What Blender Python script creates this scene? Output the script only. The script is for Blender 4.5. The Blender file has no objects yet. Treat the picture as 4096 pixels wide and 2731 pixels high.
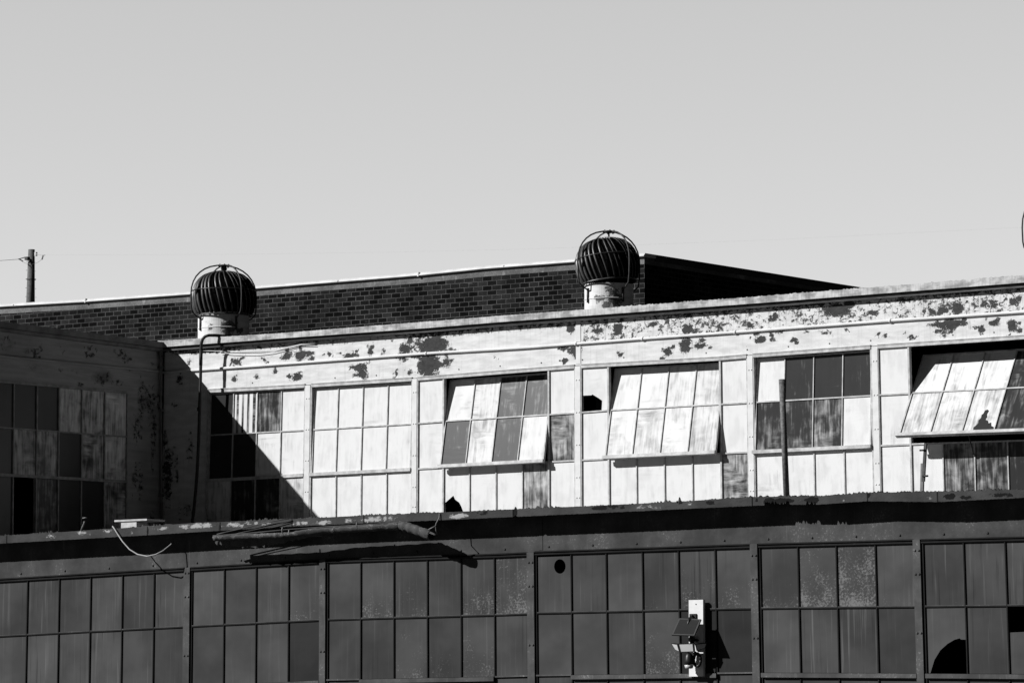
import bpy, math, random
import numpy as np
random.seed(7)
S = bpy.context.scene
C = S.collection
R_ = math.radians

# ------------------------------------------------------------------ camera
F = 17920.0; HOR = 1700.0; W, H = 4096.0, 2731.0
TH = math.atan(HOR / F)
CAMZ = 1.6
cam_d = bpy.data.cameras.new('camera'); cam = bpy.data.objects.new('camera', cam_d); C.objects.link(cam)
cam.location = (0, 0, CAMZ); cam.rotation_euler = (math.pi / 2 + TH, 0, 0)
cam_d.sensor_width = 36; cam_d.lens = 36 * F / W; cam_d.clip_start = .5; cam_d.clip_end = 6000
S.camera = cam

# facade frame: x = along the facade (right), y = into the facade, z = up
_l = np.array([-24000.0 / F, 1 / math.cos(TH)]); _l /= np.linalg.norm(_l)
AX = -_l                                  # along facade, to the right / nearer
IN = np.array([-AX[1], AX[0]])            # into the facade
PHI = math.atan2(AX[1], AX[0])
P0 = np.array([0.0, 70.0])                # facade plane passes here

# ------------------------------------------------------------------ sun and sky
SA, SD = .86, .81                         # sun travel: along wall, down, per unit into wall
sv = np.array([AX[0] * SA + IN[0], AX[1] * SA + IN[1], -SD]); sv /= np.linalg.norm(sv)
sun_d = bpy.data.lights.new('sun', 'SUN'); sun_d.energy = 5.0; sun_d.angle = R_(.5); sun_d.color = (1, 1, 1)
sun = bpy.data.objects.new('sun', sun_d); C.objects.link(sun)
from mathutils import Vector
sun.rotation_euler = Vector(sv).to_track_quat('-Z', 'Y').to_euler()
sun.location = (-30, -20, 40)
world = bpy.data.worlds.new('World'); S.world = world; world.use_nodes = True
nt = world.node_tree; nt.nodes.clear()
sky = nt.nodes.new('ShaderNodeTexSky'); sky.sky_type = 'NISHITA'; sky.sun_disc = False
to_sun = -sv
sky.sun_elevation = math.asin(to_sun[2]); sky.sun_rotation = math.atan2(to_sun[0], to_sun[1])
sky.air_density = 1.0; sky.dust_density = 1.0; sky.ozone_density = 1.0
sep = nt.nodes.new('ShaderNodeSeparateColor')
nt.links.new(sky.outputs[0], sep.inputs[0])
# black-and-white film behind a red filter: the sky's red only, falling off fast towards the zenith
tcw = nt.nodes.new('ShaderNodeTexCoord'); sxw = nt.nodes.new('ShaderNodeSeparateXYZ'); nt.links.new(tcw.outputs['Generated'], sxw.inputs[0])
mr = nt.nodes.new('ShaderNodeMapRange'); mr.interpolation_type = 'SMOOTHSTEP'
nt.links.new(sxw.outputs[2], mr.inputs[0]); mr.inputs[1].default_value = .16; mr.inputs[2].default_value = .42; mr.inputs[3].default_value = 1.0; mr.inputs[4].default_value = .05
pw = nt.nodes.new('ShaderNodeMath'); pw.operation = 'MULTIPLY'
nt.links.new(sep.outputs[0], pw.inputs[0]); nt.links.new(mr.outputs[0], pw.inputs[1])
mz = nt.nodes.new('ShaderNodeMapRange'); mz.interpolation_type = 'SMOOTHSTEP'   # hazier and brighter ahead than behind
nt.links.new(sxw.outputs[1], mz.inputs[0]); mz.inputs[1].default_value = .76; mz.inputs[2].default_value = .965; mz.inputs[3].default_value = .10; mz.inputs[4].default_value = 1.55
me_ = nt.nodes.new('ShaderNodeMapRange'); nt.links.new(sxw.outputs[2], me_.inputs[0]); me_.inputs[1].default_value = .02; me_.inputs[2].default_value = .17; me_.inputs[3].default_value = 1.0; me_.inputs[4].default_value = 1.30
pe = nt.nodes.new('ShaderNodeMath'); pe.operation = 'MULTIPLY'; nt.links.new(pw.outputs[0], pe.inputs[0]); nt.links.new(me_.outputs[0], pe.inputs[1]); pw = pe
pz = nt.nodes.new('ShaderNodeMath'); pz.operation = 'MULTIPLY'; nt.links.new(pw.outputs[0], pz.inputs[0]); nt.links.new(mz.outputs[0], pz.inputs[1])
bg = nt.nodes.new('ShaderNodeBackground'); bg.inputs['Strength'].default_value = .089
nt.links.new(pz.outputs[0], bg.inputs['Color'])
wo = nt.nodes.new('ShaderNodeOutputWorld'); nt.links.new(bg.outputs[0], wo.inputs[0])
S.view_settings.view_transform = 'Standard'; S.view_settings.look = 'None'
S.view_settings.gamma = 1; S.view_settings.exposure = .36
S.render.engine = 'CYCLES'
S.cycles.max_bounces = 5; S.cycles.diffuse_bounces = 2

# ------------------------------------------------------------------ pixel -> place
def rayd(px, py):
    X = (px - W / 2) / F; Y = (H / 2 - py) / F
    return np.array([X, math.cos(TH) - math.sin(TH) * Y, math.sin(TH) + math.cos(TH) * Y])
def onY(px, py, y=0.0):                   # -> local (u, y, z) on the plane y = const of the facade frame
    d = rayd(px, py)
    # point p = t*d ; (p.xy - P0).IN = y
    t = (y + P0.dot(IN)) / d[:2].dot(IN)
    p = t * d
    return ((p[:2] - P0).dot(AX), y, p[2] + CAMZ)
def onU(px, py, u):                       # plane u = const
    d = rayd(px, py)
    t = (u + P0.dot(AX)) / d[:2].dot(AX)
    p = t * d
    return (u, (p[:2] - P0).dot(IN), p[2] + CAMZ)
def world_of(q):
    return (P0[0] + AX[0] * q[0] + IN[0] * q[1], P0[1] + AX[1] * q[0] + IN[1] * q[1], q[2])
GW, UC, ZR = -.0024, onY(2048, 1500)[0], 6.0
def warp(q):                              # the old frame leans out of true towards its ends
    return (q[0] + GW * (q[0] - UC) * (q[2] - ZR), q[1], q[2])
def unwarp_u(u, z):
    return (u - UC) / (1 + GW * (z - ZR)) + UC
class Curve:                              # height of a long horizontal line along the facade
    def __init__(s, pts, y=0.0):
        q = [onY(a, b, y) for a, b in pts]
        s.u = [unwarp_u(a[0], a[2]) for a in q]; s.z = [a[2] for a in q]
    def __call__(s, u):
        if u < s.u[0]:
            k = (s.z[1] - s.z[0]) / (s.u[1] - s.u[0]); return s.z[0] + k * (u - s.u[0])
        if u > s.u[-1]:
            k = (s.z[-1] - s.z[-2]) / (s.u[-1] - s.u[-2]); return s.z[-1] + k * (u - s.u[-1])
        return float(np.interp(u, s.u, s.z))
def U(px, py, y=0.0):                     # u of a vertical seen at (px,py)
    q = onY(px, py, y); return unwarp_u(q[0], q[2])

# ------------------------------------------------------------------ mesh builder
class MB:
    def __init__(s): s.v = []; s.f = []; s.uv = []; s.at = []; s.mi = []; s.sm = []
    def face(s, idx, uv=None, at=(0, 0, 0), mi=0, sm=False):
        s.f.append(tuple(idx)); s.uv.append(uv); s.at.append(at); s.mi.append(mi); s.sm.append(sm)
    def add(s, pts, at=(0, 0, 0), uv=None, mi=0, sm=False):
        b = len(s.v); s.v += [tuple(p) for p in pts]; s.face(range(b, b + len(pts)), uv, at, mi, sm)
    def prism(s, front, back, at=(0, 0, 0), uvs=None, mi=0, atf=None):   # two loops of equal length, front counter-clockwise seen from front
        n = len(front); b = len(s.v)
        s.v += [tuple(p) for p in front] + [tuple(p) for p in back]
        s.face(range(b, b + n), uvs, atf if atf else at, mi)
        s.face([b + n + i for i in reversed(range(n))], None if uvs is None else list(reversed(uvs)), at, mi)
        for i in range(n):
            j = (i + 1) % n
            s.face([b + i, b + n + i, b + n + j, b + j], None if uvs is None else [uvs[i], uvs[i], uvs[j], uvs[j]], at, mi)
    def box(s, u0, u1, y0, y1, z0, z1, at=(0, 0, 0), mi=0):
        s.prism([(u0, y0, z0), (u1, y0, z0), (u1, y0, z1), (u0, y0, z1)], [(u0, y1, z0), (u1, y1, z0), (u1, y1, z1), (u0, y1, z1)], at, None, mi)
    def vbar(s, u, w, y0, y1, za, zb, at=(0, 0, 0)): s.box(u - w / 2, u + w / 2, y0, y1, za, zb, at)
    def hbar(s, cv, ua, ub, h0, h1, y0, y1, seg=.5, at=(0, 0, 0)):   # bar that follows a curve between heights cv+h0..cv+h1
        n = max(1, int((ub - ua) / seg)); b = len(s.v)
        for i in range(n + 1):
            u = ua + (ub - ua) * i / n; z = cv(u)
            s.v += [(u, y0, z + h0), (u, y0, z + h1), (u, y1, z + h1), (u, y1, z + h0)]
        for i in range(n):
            k = b + 4 * i
            for a, c in ((0, 1), (1, 2), (2, 3), (3, 0)): s.face([k + a, k + 4 + a, k + 4 + c, k + c], at=at)
        s.face([b, b + 1, b + 2, b + 3], at=at); k = b + 4 * n; s.face([k + 3, k + 2, k + 1, k], at=at)
    def tube(s, pts, r, n=8, at=(0, 0, 0), cap=True, rs=None):
        P = [Vector(p) for p in pts]; b = len(s.v); up = Vector((0, 0, 1)); prev = None
        for i, p in enumerate(P):
            t = (P[min(i + 1, len(P) - 1)] - P[max(i - 1, 0)]).normalized()
            if prev is None:
                e = t.cross(up) if abs(t.z) < .9 else t.cross(Vector((1, 0, 0)))
            else: e = prev - t * prev.dot(t)
            e.normalize(); prev = e; g = t.cross(e); rr = rs[i] if rs else r
            for k in range(n):
                a = 2 * math.pi * k / n; s.v.append(tuple(p + (e * math.cos(a) + g * math.sin(a)) * rr))
        for i in range(len(P) - 1):
            for k in range(n):
                j = (k + 1) % n; s.face([b + i * n + k, b + i * n + j, b + (i + 1) * n + j, b + (i + 1) * n + k], at=at, sm=True)
        if cap:
            s.face([b + k for k in reversed(range(n))], at=at); s.face([b + (len(P) - 1) * n + k for k in range(n)], at=at)
    def lathe(s, c, prof, n=32, at=(0, 0, 0), cap=True):
        b = len(s.v)
        for r, z in prof:
            for k in range(n):
                a = 2 * math.pi * k / n; s.v.append((c[0] + r * math.cos(a), c[1] + r * math.sin(a), c[2] + z))
        for i in range(len(prof) - 1):
            for k in range(n):
                j = (k + 1) % n; s.face([b + i * n + k, b + i * n + j, b + (i + 1) * n + j, b + (i + 1) * n + k], at=at, sm=True)
        if cap:
            s.face([b + k for k in reversed(range(n))], at=at); s.face([b + (len(prof) - 1) * n + k for k in range(n)], at=at)
    def grid(s, nu, nz, fn, afn=None):     # fn(i/nu, j/nz) -> point
        b = len(s.v); A = []
        for j in range(nz + 1):
            for i in range(nu + 1):
                p = fn(i / nu, j / nz); s.v.append(p); A.append(afn(p) if afn else (0, 0, 0))
        for j in range(nz):
            for i in range(nu):
                k = [j * (nu + 1) + i, j * (nu + 1) + i + 1, (j + 1) * (nu + 1) + i + 1, (j + 1) * (nu + 1) + i]
                s.face([b + q for q in k], at=[A[q] for q in k])
    def bolt(s, u, y, z, r=.02):
        s.lathe((0, 0, 0), [], 6, cap=False) if False else None
        b = len(s.v); n = 8
        for rr, yy in ((r, y), (r * .9, y - r * .5), (r * .45, y - r * .8)):
            for k in range(n):
                a = 2 * math.pi * k / n; s.v.append((u + rr * math.cos(a), yy, z + rr * math.sin(a)))
        for i in range(2):
            for k in range(n):
                j = (k + 1) % n; s.face([b + i * n + k, b + i * n + j, b + (i + 1) * n + j, b + (i + 1) * n + k], sm=True)
        s.face([b + 2 * n + k for k in range(n)])
    def build(s, name, mat, root=None, parent=None, dowarp=True, fix=False):
        """verts are in the facade frame; root = the top-level thing they belong to"""
        vs = [warp(p) for p in s.v] if dowarp else s.v
        base = root['_b'] if root is not None else (0, 0, 0)
        vs = [(p[0] - base[0], p[1] - base[1], p[2] - base[2]) for p in vs]
        me = bpy.data.meshes.new(name); me.from_pydata(vs, [], s.f); me.validate(clean_customdata=False)
        if len(me.polygons) == len(s.f):
            uvl = me.uv_layers.new(name='UVMap'); ca = me.color_attributes.new('pd', 'FLOAT_COLOR', 'CORNER')
            uvd = np.zeros((len(me.loops), 2)); cd = np.ones((len(me.loops), 4)); q = 0
            for f, uv, at in zip(s.f, s.uv, s.at):
                n = len(f)
                if uv is not None: uvd[q:q + n] = uv
                if isinstance(at, list): cd[q:q + n, :3] = at
                else: cd[q:q + n, :3] = at
                q += n
            me.uv_layers['UVMap'].data.foreach_set('uv', uvd.ravel()); me.color_attributes['pd'].data.foreach_set('color', cd.ravel())
            me.polygons.foreach_set('material_index', s.mi); me.polygons.foreach_set('use_smooth', s.sm)
        for m in (mat if isinstance(mat, (list, tuple)) else [mat]): me.materials.append(m)
        if fix:
            import bmesh
            bm = bmesh.new(); bm.from_mesh(me); bmesh.ops.recalc_face_normals(bm, faces=bm.faces); bm.to_mesh(me); bm.free()
        me.update()
        o = bpy.data.objects.new(name, me); C.objects.link(o)
        o.parent = parent if parent is not None else root
        if root is None: o.location = world_of((0, 0, 0)); o.rotation_euler = (0, 0, PHI)
        return o

def thing(name, label, cat, base, group=None):
    o = bpy.data.objects.new(name, None); C.objects.link(o); o.empty_display_size = .3
    base = tuple(float(x) for x in base)
    o.location = world_of(base); o.rotation_euler = (0, 0, PHI)
    o['label'] = label; o['category'] = cat; o['_b'] = base
    if group: o['group'] = group
    return o

# ------------------------------------------------------------------ materials
KAL = .76                                  # darkens every colour evenly so less bounced light fills the shade
class NT:
    def __init__(s, name, rough=.7, metal=0, spec=.3):
        s.m = bpy.data.materials.new(name); s.m.use_nodes = True; s.t = s.m.node_tree
        s.p = s.t.nodes['Principled BSDF']; s.p.inputs['Roughness'].default_value = rough
        s.p.inputs['Metallic'].default_value = metal; s.p.inputs['Specular IOR Level'].default_value = spec
        s.tc = s.t.nodes.new('ShaderNodeTexCoord')
        s._at = None
    def L(s, a, b): s.t.links.new(a, b)
    def val(s, x, sock):
        if isinstance(x, (int, float)): sock.default_value = x
        else: s.L(x, sock)
    def math(s, op, a, b=0.0, c=None, clamp=False):
        n = s.t.nodes.new('ShaderNodeMath'); n.operation = op; n.use_clamp = clamp
        s.val(a, n.inputs[0]); s.val(b, n.inputs[1])
        if c is not None: s.val(c, n.inputs[2])
        return n.outputs[0]
    def coord(s, kind='Object', scale=(1, 1, 1), add=None):
        o = s.tc.outputs[kind]
        mp = s.t.nodes.new('ShaderNodeMapping'); mp.inputs['Scale'].default_value = scale; s.L(o, mp.inputs['Vector'])
        o = mp.outputs[0]
        if add is not None:
            va = s.t.nodes.new('ShaderNodeVectorMath'); va.operation = 'ADD'; s.L(o, va.inputs[0]); s.L(add, va.inputs[1]); o = va.outputs[0]
        return o
    def noise(s, vec, scale=5, detail=4, rough=.55, dist=0.0):
        n = s.t.nodes.new('ShaderNodeTexNoise'); n.inputs['Scale'].default_value = scale
        n.inputs['Detail'].default_value = detail; n.inputs['Roughness'].default_value = rough; n.inputs['Distortion'].default_value = dist
        s.L(vec, n.inputs['Vector']); return n.outputs[0]
    def vor(s, vec, scale=20):
        n = s.t.nodes.new('ShaderNodeTexVoronoi'); n.inputs['Scale'].default_value = scale; s.L(vec, n.inputs['Vector']); return n.outputs[0]
    def ss(s, x, a, b, lo=0.0, hi=1.0):
        n = s.t.nodes.new('ShaderNodeMapRange'); n.interpolation_type = 'SMOOTHSTEP'
        s.val(x, n.inputs[0]); s.val(a, n.inputs[1]); s.val(b, n.inputs[2]); s.val(lo, n.inputs[3]); s.val(hi, n.inputs[4]); return n.outputs[0]
    def attr(s):
        if s._at is None:
            a = s.t.nodes.new('ShaderNodeAttribute'); a.attribute_name = 'pd'
            sp = s.t.nodes.new('ShaderNodeSeparateColor'); s.L(a.outputs[0], sp.inputs[0]); s._at = sp.outputs
        return s._at
    def mix(s, f, a, b):
        return s.math('ADD', s.math('MULTIPLY', s.math('SUBTRACT', 1.0, f), a), s.math('MULTIPLY', f, b))
    def out(s, v, bump=None, bs=.3, bd=.01, rough=None):
        v = s.math('MULTIPLY', v, KAL)
        cb = s.t.nodes.new('ShaderNodeCombineColor')
        for i in range(3): s.val(v, cb.inputs[i])
        s.L(cb.outputs[0], s.p.inputs['Base Color'])
        if bump is not None:
            b = s.t.nodes.new('ShaderNodeBump'); b.inputs['Strength'].default_value = bs; b.inputs['Distance'].default_value = bd
            s.L(bump, b.inputs['Height']); s.L(b.outputs[0], s.p.inputs['Normal'])
        if rough is not None: s.val(rough, s.p.inputs['Roughness'])
        return s.m

def m_plain(name, v, rough=.7, var=.25, scale=6, metal=0, spec=.3):
    n = NT(name, rough, metal, spec); x = n.noise(n.coord(), scale, 5, .6)
    return n.out(n.math('MULTIPLY', v, n.ss(x, .25, .75, 1 - var, 1 + var)), x, .2, .01)

def m_peel(name, white=.80, under=.052):      # flaking white paint over dark rusty steel; pd.r = how far gone
    n = NT(name, .7, 0, .10); co = n.coord()
    a = n.attr()[0]
    ragged = n.noise(n.coord('Object', (.8, 1, 1.1)), 13, 8, .70, .6)
    fine = n.noise(co, 45, 4, .6)
    x = n.math('ADD', n.math('MULTIPLY', ragged, .8), n.math('MULTIPLY', fine, .2))
    x = n.math('MULTIPLY', n.math('SUBTRACT', x, .5), 2.7)
    x = n.math('ADD', x, n.math('MULTIPLY', a, .72))
    gone = n.ss(x, .50, .53)
    # lifted rim of the paint just before it goes
    rim = n.math('MULTIPLY', n.ss(x, .40, .49), n.math('SUBTRACT', 1.0, gone))
    dirt = n.noise(n.coord('Object', (2.2, 1, 9)), 1.3, 6, .6)
    streak = n.noise(n.coord('Object', (26, 1, 1.1)), 1.0, 4, .6)
    w = n.math('MULTIPLY', white, n.ss(dirt, .3, .72, .80, 1.06))
    w = n.math('MULTIPLY', w, n.ss(streak, .25, .5, .86, 1.0))
    w = n.math('MULTIPLY', w, n.ss(rim, 0, 1, 1.0, .72))  # shade of the curled edge darkened into the colour
    run = n.noise(n.coord('Object', (22, 1, 1.6)), 1.0, 5, .65)
    w = n.math('MULTIPLY', w, n.math('SUBTRACT', 1.0, n.math('MULTIPLY', n.ss(run, .50, .64), n.math('MULTIPLY', n.ss(a, .02, .6), .38))))
    d = n.math('MULTIPLY', under, n.ss(ragged, .3, .7, .6, 1.3))
    v = n.mix(gone, w, d)
    h = n.math('SUBTRACT', n.math('ADD', n.math('MULTIPLY', rim, 1.2), 1.0), gone)
    return n.out(v, h, .9, .012)

def m_pane(name):                              # brushed whitewash on glass; pd.r = coverage, pd.g = seed
    n = NT(name, .45, 0, .16); at = n.attr()
    uv = n.coord('UV')
    big = n.noise(uv, 1.9, 3, .5)
    vs_ = n.noise(n.coord('UV', (19, 1.9, 1)), 1, 5, .58, .4)
    hs_ = n.noise(n.coord('UV', (2.4, 17, 1)), 1, 5, .58, .4)
    cl = n.noise(uv, 5, 4, .55, .5)
    sel = n.ss(n.noise(uv, 1.6, 1, .5), .52, .66)
    st = n.mix(sel, vs_, hs_)
    x = n.math('ADD', n.math('MULTIPLY', st, .45), n.math('ADD', n.math('MULTIPLY', big, .25), n.math('MULTIPLY', cl, .30)))
    th = n.math('SUBTRACT', .80, n.math('MULTIPLY', at[0], .60))     # coverage 1 -> .20, 0 -> .80
    cov = n.ss(n.math('SUBTRACT', x, th), -.17, .20)
    v = n.mix(cov, .032, .82)
    v = n.math('MULTIPLY', v, n.ss(x, .38, .52, .90, 1.0)); v = n.math('MULTIPLY', v, n.ss(n.noise(n.coord('UV', (3, 1.4, 1)), 1.6, 3, .5), .33, .55, .90, 1.0))
    rg = n.mix(cov, .30, .7)
    return n.out(v, st, .12, .004, rg)

def m_lowpane(name):                           # dull painted lower panes; pd.r = tone, pd.g = streaks, pd.b = specks
    n = NT(name, .55, 0, .08); at = n.attr()
    uv = n.coord('UV')
    big = n.noise(uv, 1.2, 3, .5)
    vs_ = n.noise(n.coord('UV', (19, .55, 1)), 1, 3, .6)
    v = n.math('MULTIPLY', at[0], n.ss(big, .32, .68, .74, 1.18))
    stl = n.math('MULTIPLY', n.ss(vs_, .56, .74), at[1]); std = n.math('MULTIPLY', n.ss(vs_, .46, .30), at[1])
    v = n.math('ADD', v, n.math('MULTIPLY', stl, .08))
    v = n.math('MULTIPLY', v, n.ss(std, 0, 1, 1, .55))
    sp = n.noise(uv, 30, 4, .75)
    reg = n.noise(n.coord('UV', (1.4, .9, 1)), 2.6, 4, .6)
    k = n.math('ADD', n.math('MULTIPLY', sp, .6), n.math('ADD', n.math('MULTIPLY', reg, .4), n.math('MULTIPLY', n.math('SUBTRACT', at[2], 1.0), .22)))
    v = n.math('ADD', v, n.math('MULTIPLY', n.ss(k, .545, .65), .12))
    return n.out(v, big, .35, .05)

def m_dark(name, v=.07, specks=.5, rough=.6):  # weathered dark paint of the lower storey
    n = NT(name, rough, 0, .06); co = n.coord()
    big = n.noise(co, 1.6, 6, .65); st = n.noise(n.coord('Object', (16, 1, .9)), 1, 4, .6)
    x = n.math('MULTIPLY', v, n.ss(big, .34, .66, .68, 1.3))
    sc = n.noise(co, 30, 5, .7); k = n.math('ADD', n.math('MULTIPLY', sc, .55), n.math('MULTIPLY', big, .45))
    x = n.math('ADD', x, n.math('MULTIPLY', n.ss(k, .56, .64), .11 * specks))
    x = n.math('ADD', x, n.math('MULTIPLY', n.ss(st, .62, .74), .05 * specks))
    return n.out(x, sc, .25, .006)

def m_fascia(name, v=.055):                    # pd.r = pale patches, pd.g = rusted through
    n = NT(name, .7, 0, .08); co = n.coord(); at = n.attr()
    rag = n.noise(n.coord('Object', (1.0, 1, 1.6)), 9, 7, .7, .3); big = n.noise(co, 2.2, 5, .6)
    base = n.math('MULTIPLY', v, n.ss(big, .3, .7, .72, 1.3))
    wt = n.ss(n.math('ADD', rag, n.math('MULTIPLY', at[0], .24)), .66, .80)
    ho = n.ss(n.math('ADD', rag, n.math('MULTIPLY', at[1], .40)), .70, .73)
    x = n.mix(wt, base, .40); x = n.mix(ho, x, .006)
    return n.out(x, rag, .5, .015)

def m_cornice(name):                           # worn pale fascia of the upper roof
    n = NT(name, .7, 0, .25); co = n.coord()
    a = n.noise(n.coord('Object', (3.0, 1, 9)), 1.0, 6, .65); b = n.noise(n.coord('Object', (1.0, 1, 1.4)), 5, 6, .65)
    c = n.noise(n.coord('Object', (30, 1, 2)), 1, 3, .5)
    v = n.mix(n.ss(n.math('ADD', n.math('MULTIPLY', a, .5), n.math('MULTIPLY', b, .5)), .40, .60), .30, .66)
    v = n.math('MULTIPLY', v, n.ss(c, .3, .6, .78, 1.0))
    return n.out(v, b, .4, .01)

def m_brick(name):
    n = NT(name, .9, 0, .03)
    sx = n.t.nodes.new('ShaderNodeSeparateXYZ'); n.L(n.tc.outputs['Object'], sx.inputs[0])
    cx = n.t.nodes.new('ShaderNodeCombineXYZ')
    n.L(n.math('ADD', sx.outputs[0], sx.outputs[1]), cx.inputs[0]); n.L(sx.outputs[2], cx.inputs[1])
    wob = n.noise(n.tc.outputs['Object'], 9, 3, .6)
    va = n.t.nodes.new('ShaderNodeVectorMath'); va.operation = 'MULTIPLY_ADD'
    n.L(wob, va.inputs[0]); va.inputs[1].default_value = (.008, .008, 0); n.L(cx.outputs[0], va.inputs[2])
    br = n.t.nodes.new('ShaderNodeTexBrick')
    br.inputs['Color1'].default_value = (.005, .005, .005, 1); br.inputs['Color2'].default_value = (.036, .036, .036, 1)
    br.inputs['Mortar'].default_value = (.080, .080, .080, 1)
    br.inputs['Scale'].default_value = 1; br.inputs['Brick Width'].default_value = .205; br.inputs['Row Height'].default_value = .085
    br.inputs['Mortar Size'].default_value = .0075; br.inputs['Mortar Smooth'].default_value = .3; br.inputs['Bias'].default_value = -.25
    n.L(va.outputs[0], br.inputs['Vector'])
    sp = n.t.nodes.new('ShaderNodeSeparateColor'); n.L(br.outputs[0], sp.inputs[0])
    x = n.noise(n.tc.outputs['Object'], 40, 4, .6); y = n.noise(n.tc.outputs['Object'], 1.5, 4, .6)
    v = n.math('MULTIPLY', sp.outputs[0], n.ss(x, .3, .7, .7, 1.3)); v = n.math('MULTIPLY', v, n.ss(y, .3, .7, .6, 1.35)); z_ = n.noise(n.coord('Object', (1, 1, 4)), 1.7, 6, .7); v = n.math('ADD', v, n.math('MULTIPLY', n.ss(z_, .62, .70), .06))
    return n.out(v, n.math('SUBTRACT', 1.0, br.outputs['Fac']), .7, .008)

def m_concrete(name, v=.12):
    n = NT(name, .85, 0, .2); co = n.coord(); a = n.noise(co, 1.8, 5, .6); b = n.noise(co, 35, 3, .6); c = n.noise(n.coord('Object', (2, 1, 1)), 2.6, 3, .5)
    x = n.math('MULTIPLY', v, n.ss(a, .3, .7, .6, 1.3)); x = n.math('MULTIPLY', x, n.ss(b, .3, .7, .75, 1.25))
    x = n.math('ADD', x, n.math('MULTIPLY', n.ss(c, .62, .70), .13))
    return n.out(x, b, .3, .006)

M = dict(
    peel=m_peel('flaking_white_paint'), shade_peel=m_peel('shaded_flaking_paint', .38, .045), trim=m_plain('white_trim_paint', .74, .6, .10, 5), bar=m_plain('weathered_glazing_bar', .50, .6, .3, 9),  # second peel: same paint, darkened in colour to paint in the wing's shade
    pane=m_pane('whitewashed_glass'), lowpane=m_lowpane('dull_painted_pane'), dark=m_dark('dark_wall_paint', .064, 1.0),
    wbar=m_plain('shaded_glazing_bar', .26, .7, .3, 9),  # wing bars: glazing bar colour darkened for the same painted shade
    colm=m_dark('dark_column_paint', .084, 1.1), lbar=m_dark('dark_glazing_bar', .015, .1), lrail=m_dark('worn_sill_rail', .085, 1.2),
    fascia=m_fascia('rusty_fascia'), cornice=m_cornice('worn_cornice'), soffit=m_plain('dark_soffit', .20, .8, .35, 4),
    brick=m_brick('dark_brick'), conc=m_concrete('concrete_band', .16), coping=m_plain('pale_metal_coping', .70, .5, .16, 3, 0, .2),
    black=m_plain('black_interior', .006, .95, .2, 3, 0, 0), roof=m_plain('bitumen_roof', .03, .9, .4, 8), ground=m_plain('asphalt', .045, .9, .35, 3),
    drum=None, vane=m_plain('tarnished_vane', .085, .42, .6, 7, .4, .5), rod=m_plain('rusty_rod', .05, .55, .5, 14), steel=m_plain('dull_steel', .17, .5, .4, 10),
    hose=m_plain('black_hose', .018, .6, .3, 10), cable=m_plain('pale_cable', .42, .6, .2, 10), post=m_plain('rusty_pipe', .14, .7, .55, 22),
    wood=m_plain('bleached_board', .80, .7, .06, 12), pframe=m_plain('panel_frame', .05, .5, .1, 8),
    plastic=m_plain('black_plastic', .016, .4, .15, 8), solar=m_plain('solar_cells', .018, .45, .1, 4, 0, .2),
    lens=m_plain('lamp_lens', .62, .3, .06, 4), pole=m_plain('weathered_pole', .13, .85, .35, 10), bright=m_plain('bright_metal', .55, .4, .2, 10, 0, .5),
    bolt=m_plain('bolt_head', .30, .5, .3, 20), boltd=m_plain('dark_bolt_head', .025, .5, .3, 20), capm=m_plain('pale_sheet_metal', .50, .5, .2, 12),
    gutter=m_fascia('weathered_gutter', .075),
)
M['drum'] = m_peel('flaking_drum_paint', .86, .15)

# ------------------------------------------------------------------ measured lines
YL = -5.0                                   # lower facade plane
OV, OL = -.13, -.33                         # eave overhangs (relative)
FT = Curve([(651, 1362), (1000, 1340), (1100, 1334), (2000, 1263), (2996, 1189), (4096, 1101)], OV)
FB = Curve([(661, 1387), (1000, 1363), (1100, 1355), (1708, 1312), (2000, 1288), (2996, 1215), (4096, 1130)], OV)
SC = Curve([(656, 1490), (1000, 1466), (1708, 1414), (2100, 1391), (2573, 1355), (2944, 1329), (3565, 1283), (4096, 1248)])
HD = Curve([(651, 1566), (826, 1560), (1000, 1552), (1222, 1539), (1646, 1513), (2000, 1485), (2302, 1462), (2880, 1430), (3017, 1418), (3500, 1383), (4096, 1344)])
T1 = Curve([(833, 1740), (1000, 1733), (1212, 1720), (1642, 1695), (1772, 1685), (2302, 1651), (2432, 1641), (2995, 1610), (3525, 1579), (3645, 1573), (4096, 1551)])
T2 = Curve([(826, 1921), (1000, 1912), (1231, 1897), (1642, 1876), (1772, 1869), (2302, 1841), (2434, 1834), (2996, 1808), (3522, 1782), (3642, 1776), (4096, 1761)])
LFT = Curve([(0, 2143), (567, 2106), (756, 2092), (1170, 2075), (1449, 2061), (1756, 2049), (2100, 2034), (2331, 2024), (2709, 2006), (2996, 1987), (3279, 1983), (3491, 1969), (3751, 1966), (4096, 1959)], YL + OL)
LFB = Curve([(0, 2173), (567, 2141), (756, 2129), (1170, 2105), (1449, 2092), (1756, 2080), (2000, 2069), (2567, 2043), (3100, 2018), (3260, 2018), (3468, 2004), (3751, 2007), (4096, 1990)], YL + OL)
LH = Curve([(0, 2314), (737, 2270), (1307, 2236), (2087, 2211), (2142, 2205), (3004, 2175), (3655, 2157), (4096, 2146)], YL)
LM = Curve([(0, 2543), (735, 2505), (1307, 2477), (2087, 2455), (2142, 2451), (3006, 2432), (3660, 2425), (4096, 2420)], YL)
LLn = Curve([(0, 2782), (735, 2745), (1307, 2717), (1983, 2704), (2142, 2699), (3013, 2688), (3700, 2691), (4096, 2694)], YL)
u_corner = U(653, 1700)
UEND = U(4260, 1700)

# ------------------------------------------------------------------ ground
g = MB(); g.add([(-900, -300, 0), (900, -300, 0), (900, 1500, 0), (-900, 1500, 0)])
gr = g.build('ground', M['ground'], dowarp=False); gr['kind'] = 'structure'

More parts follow.
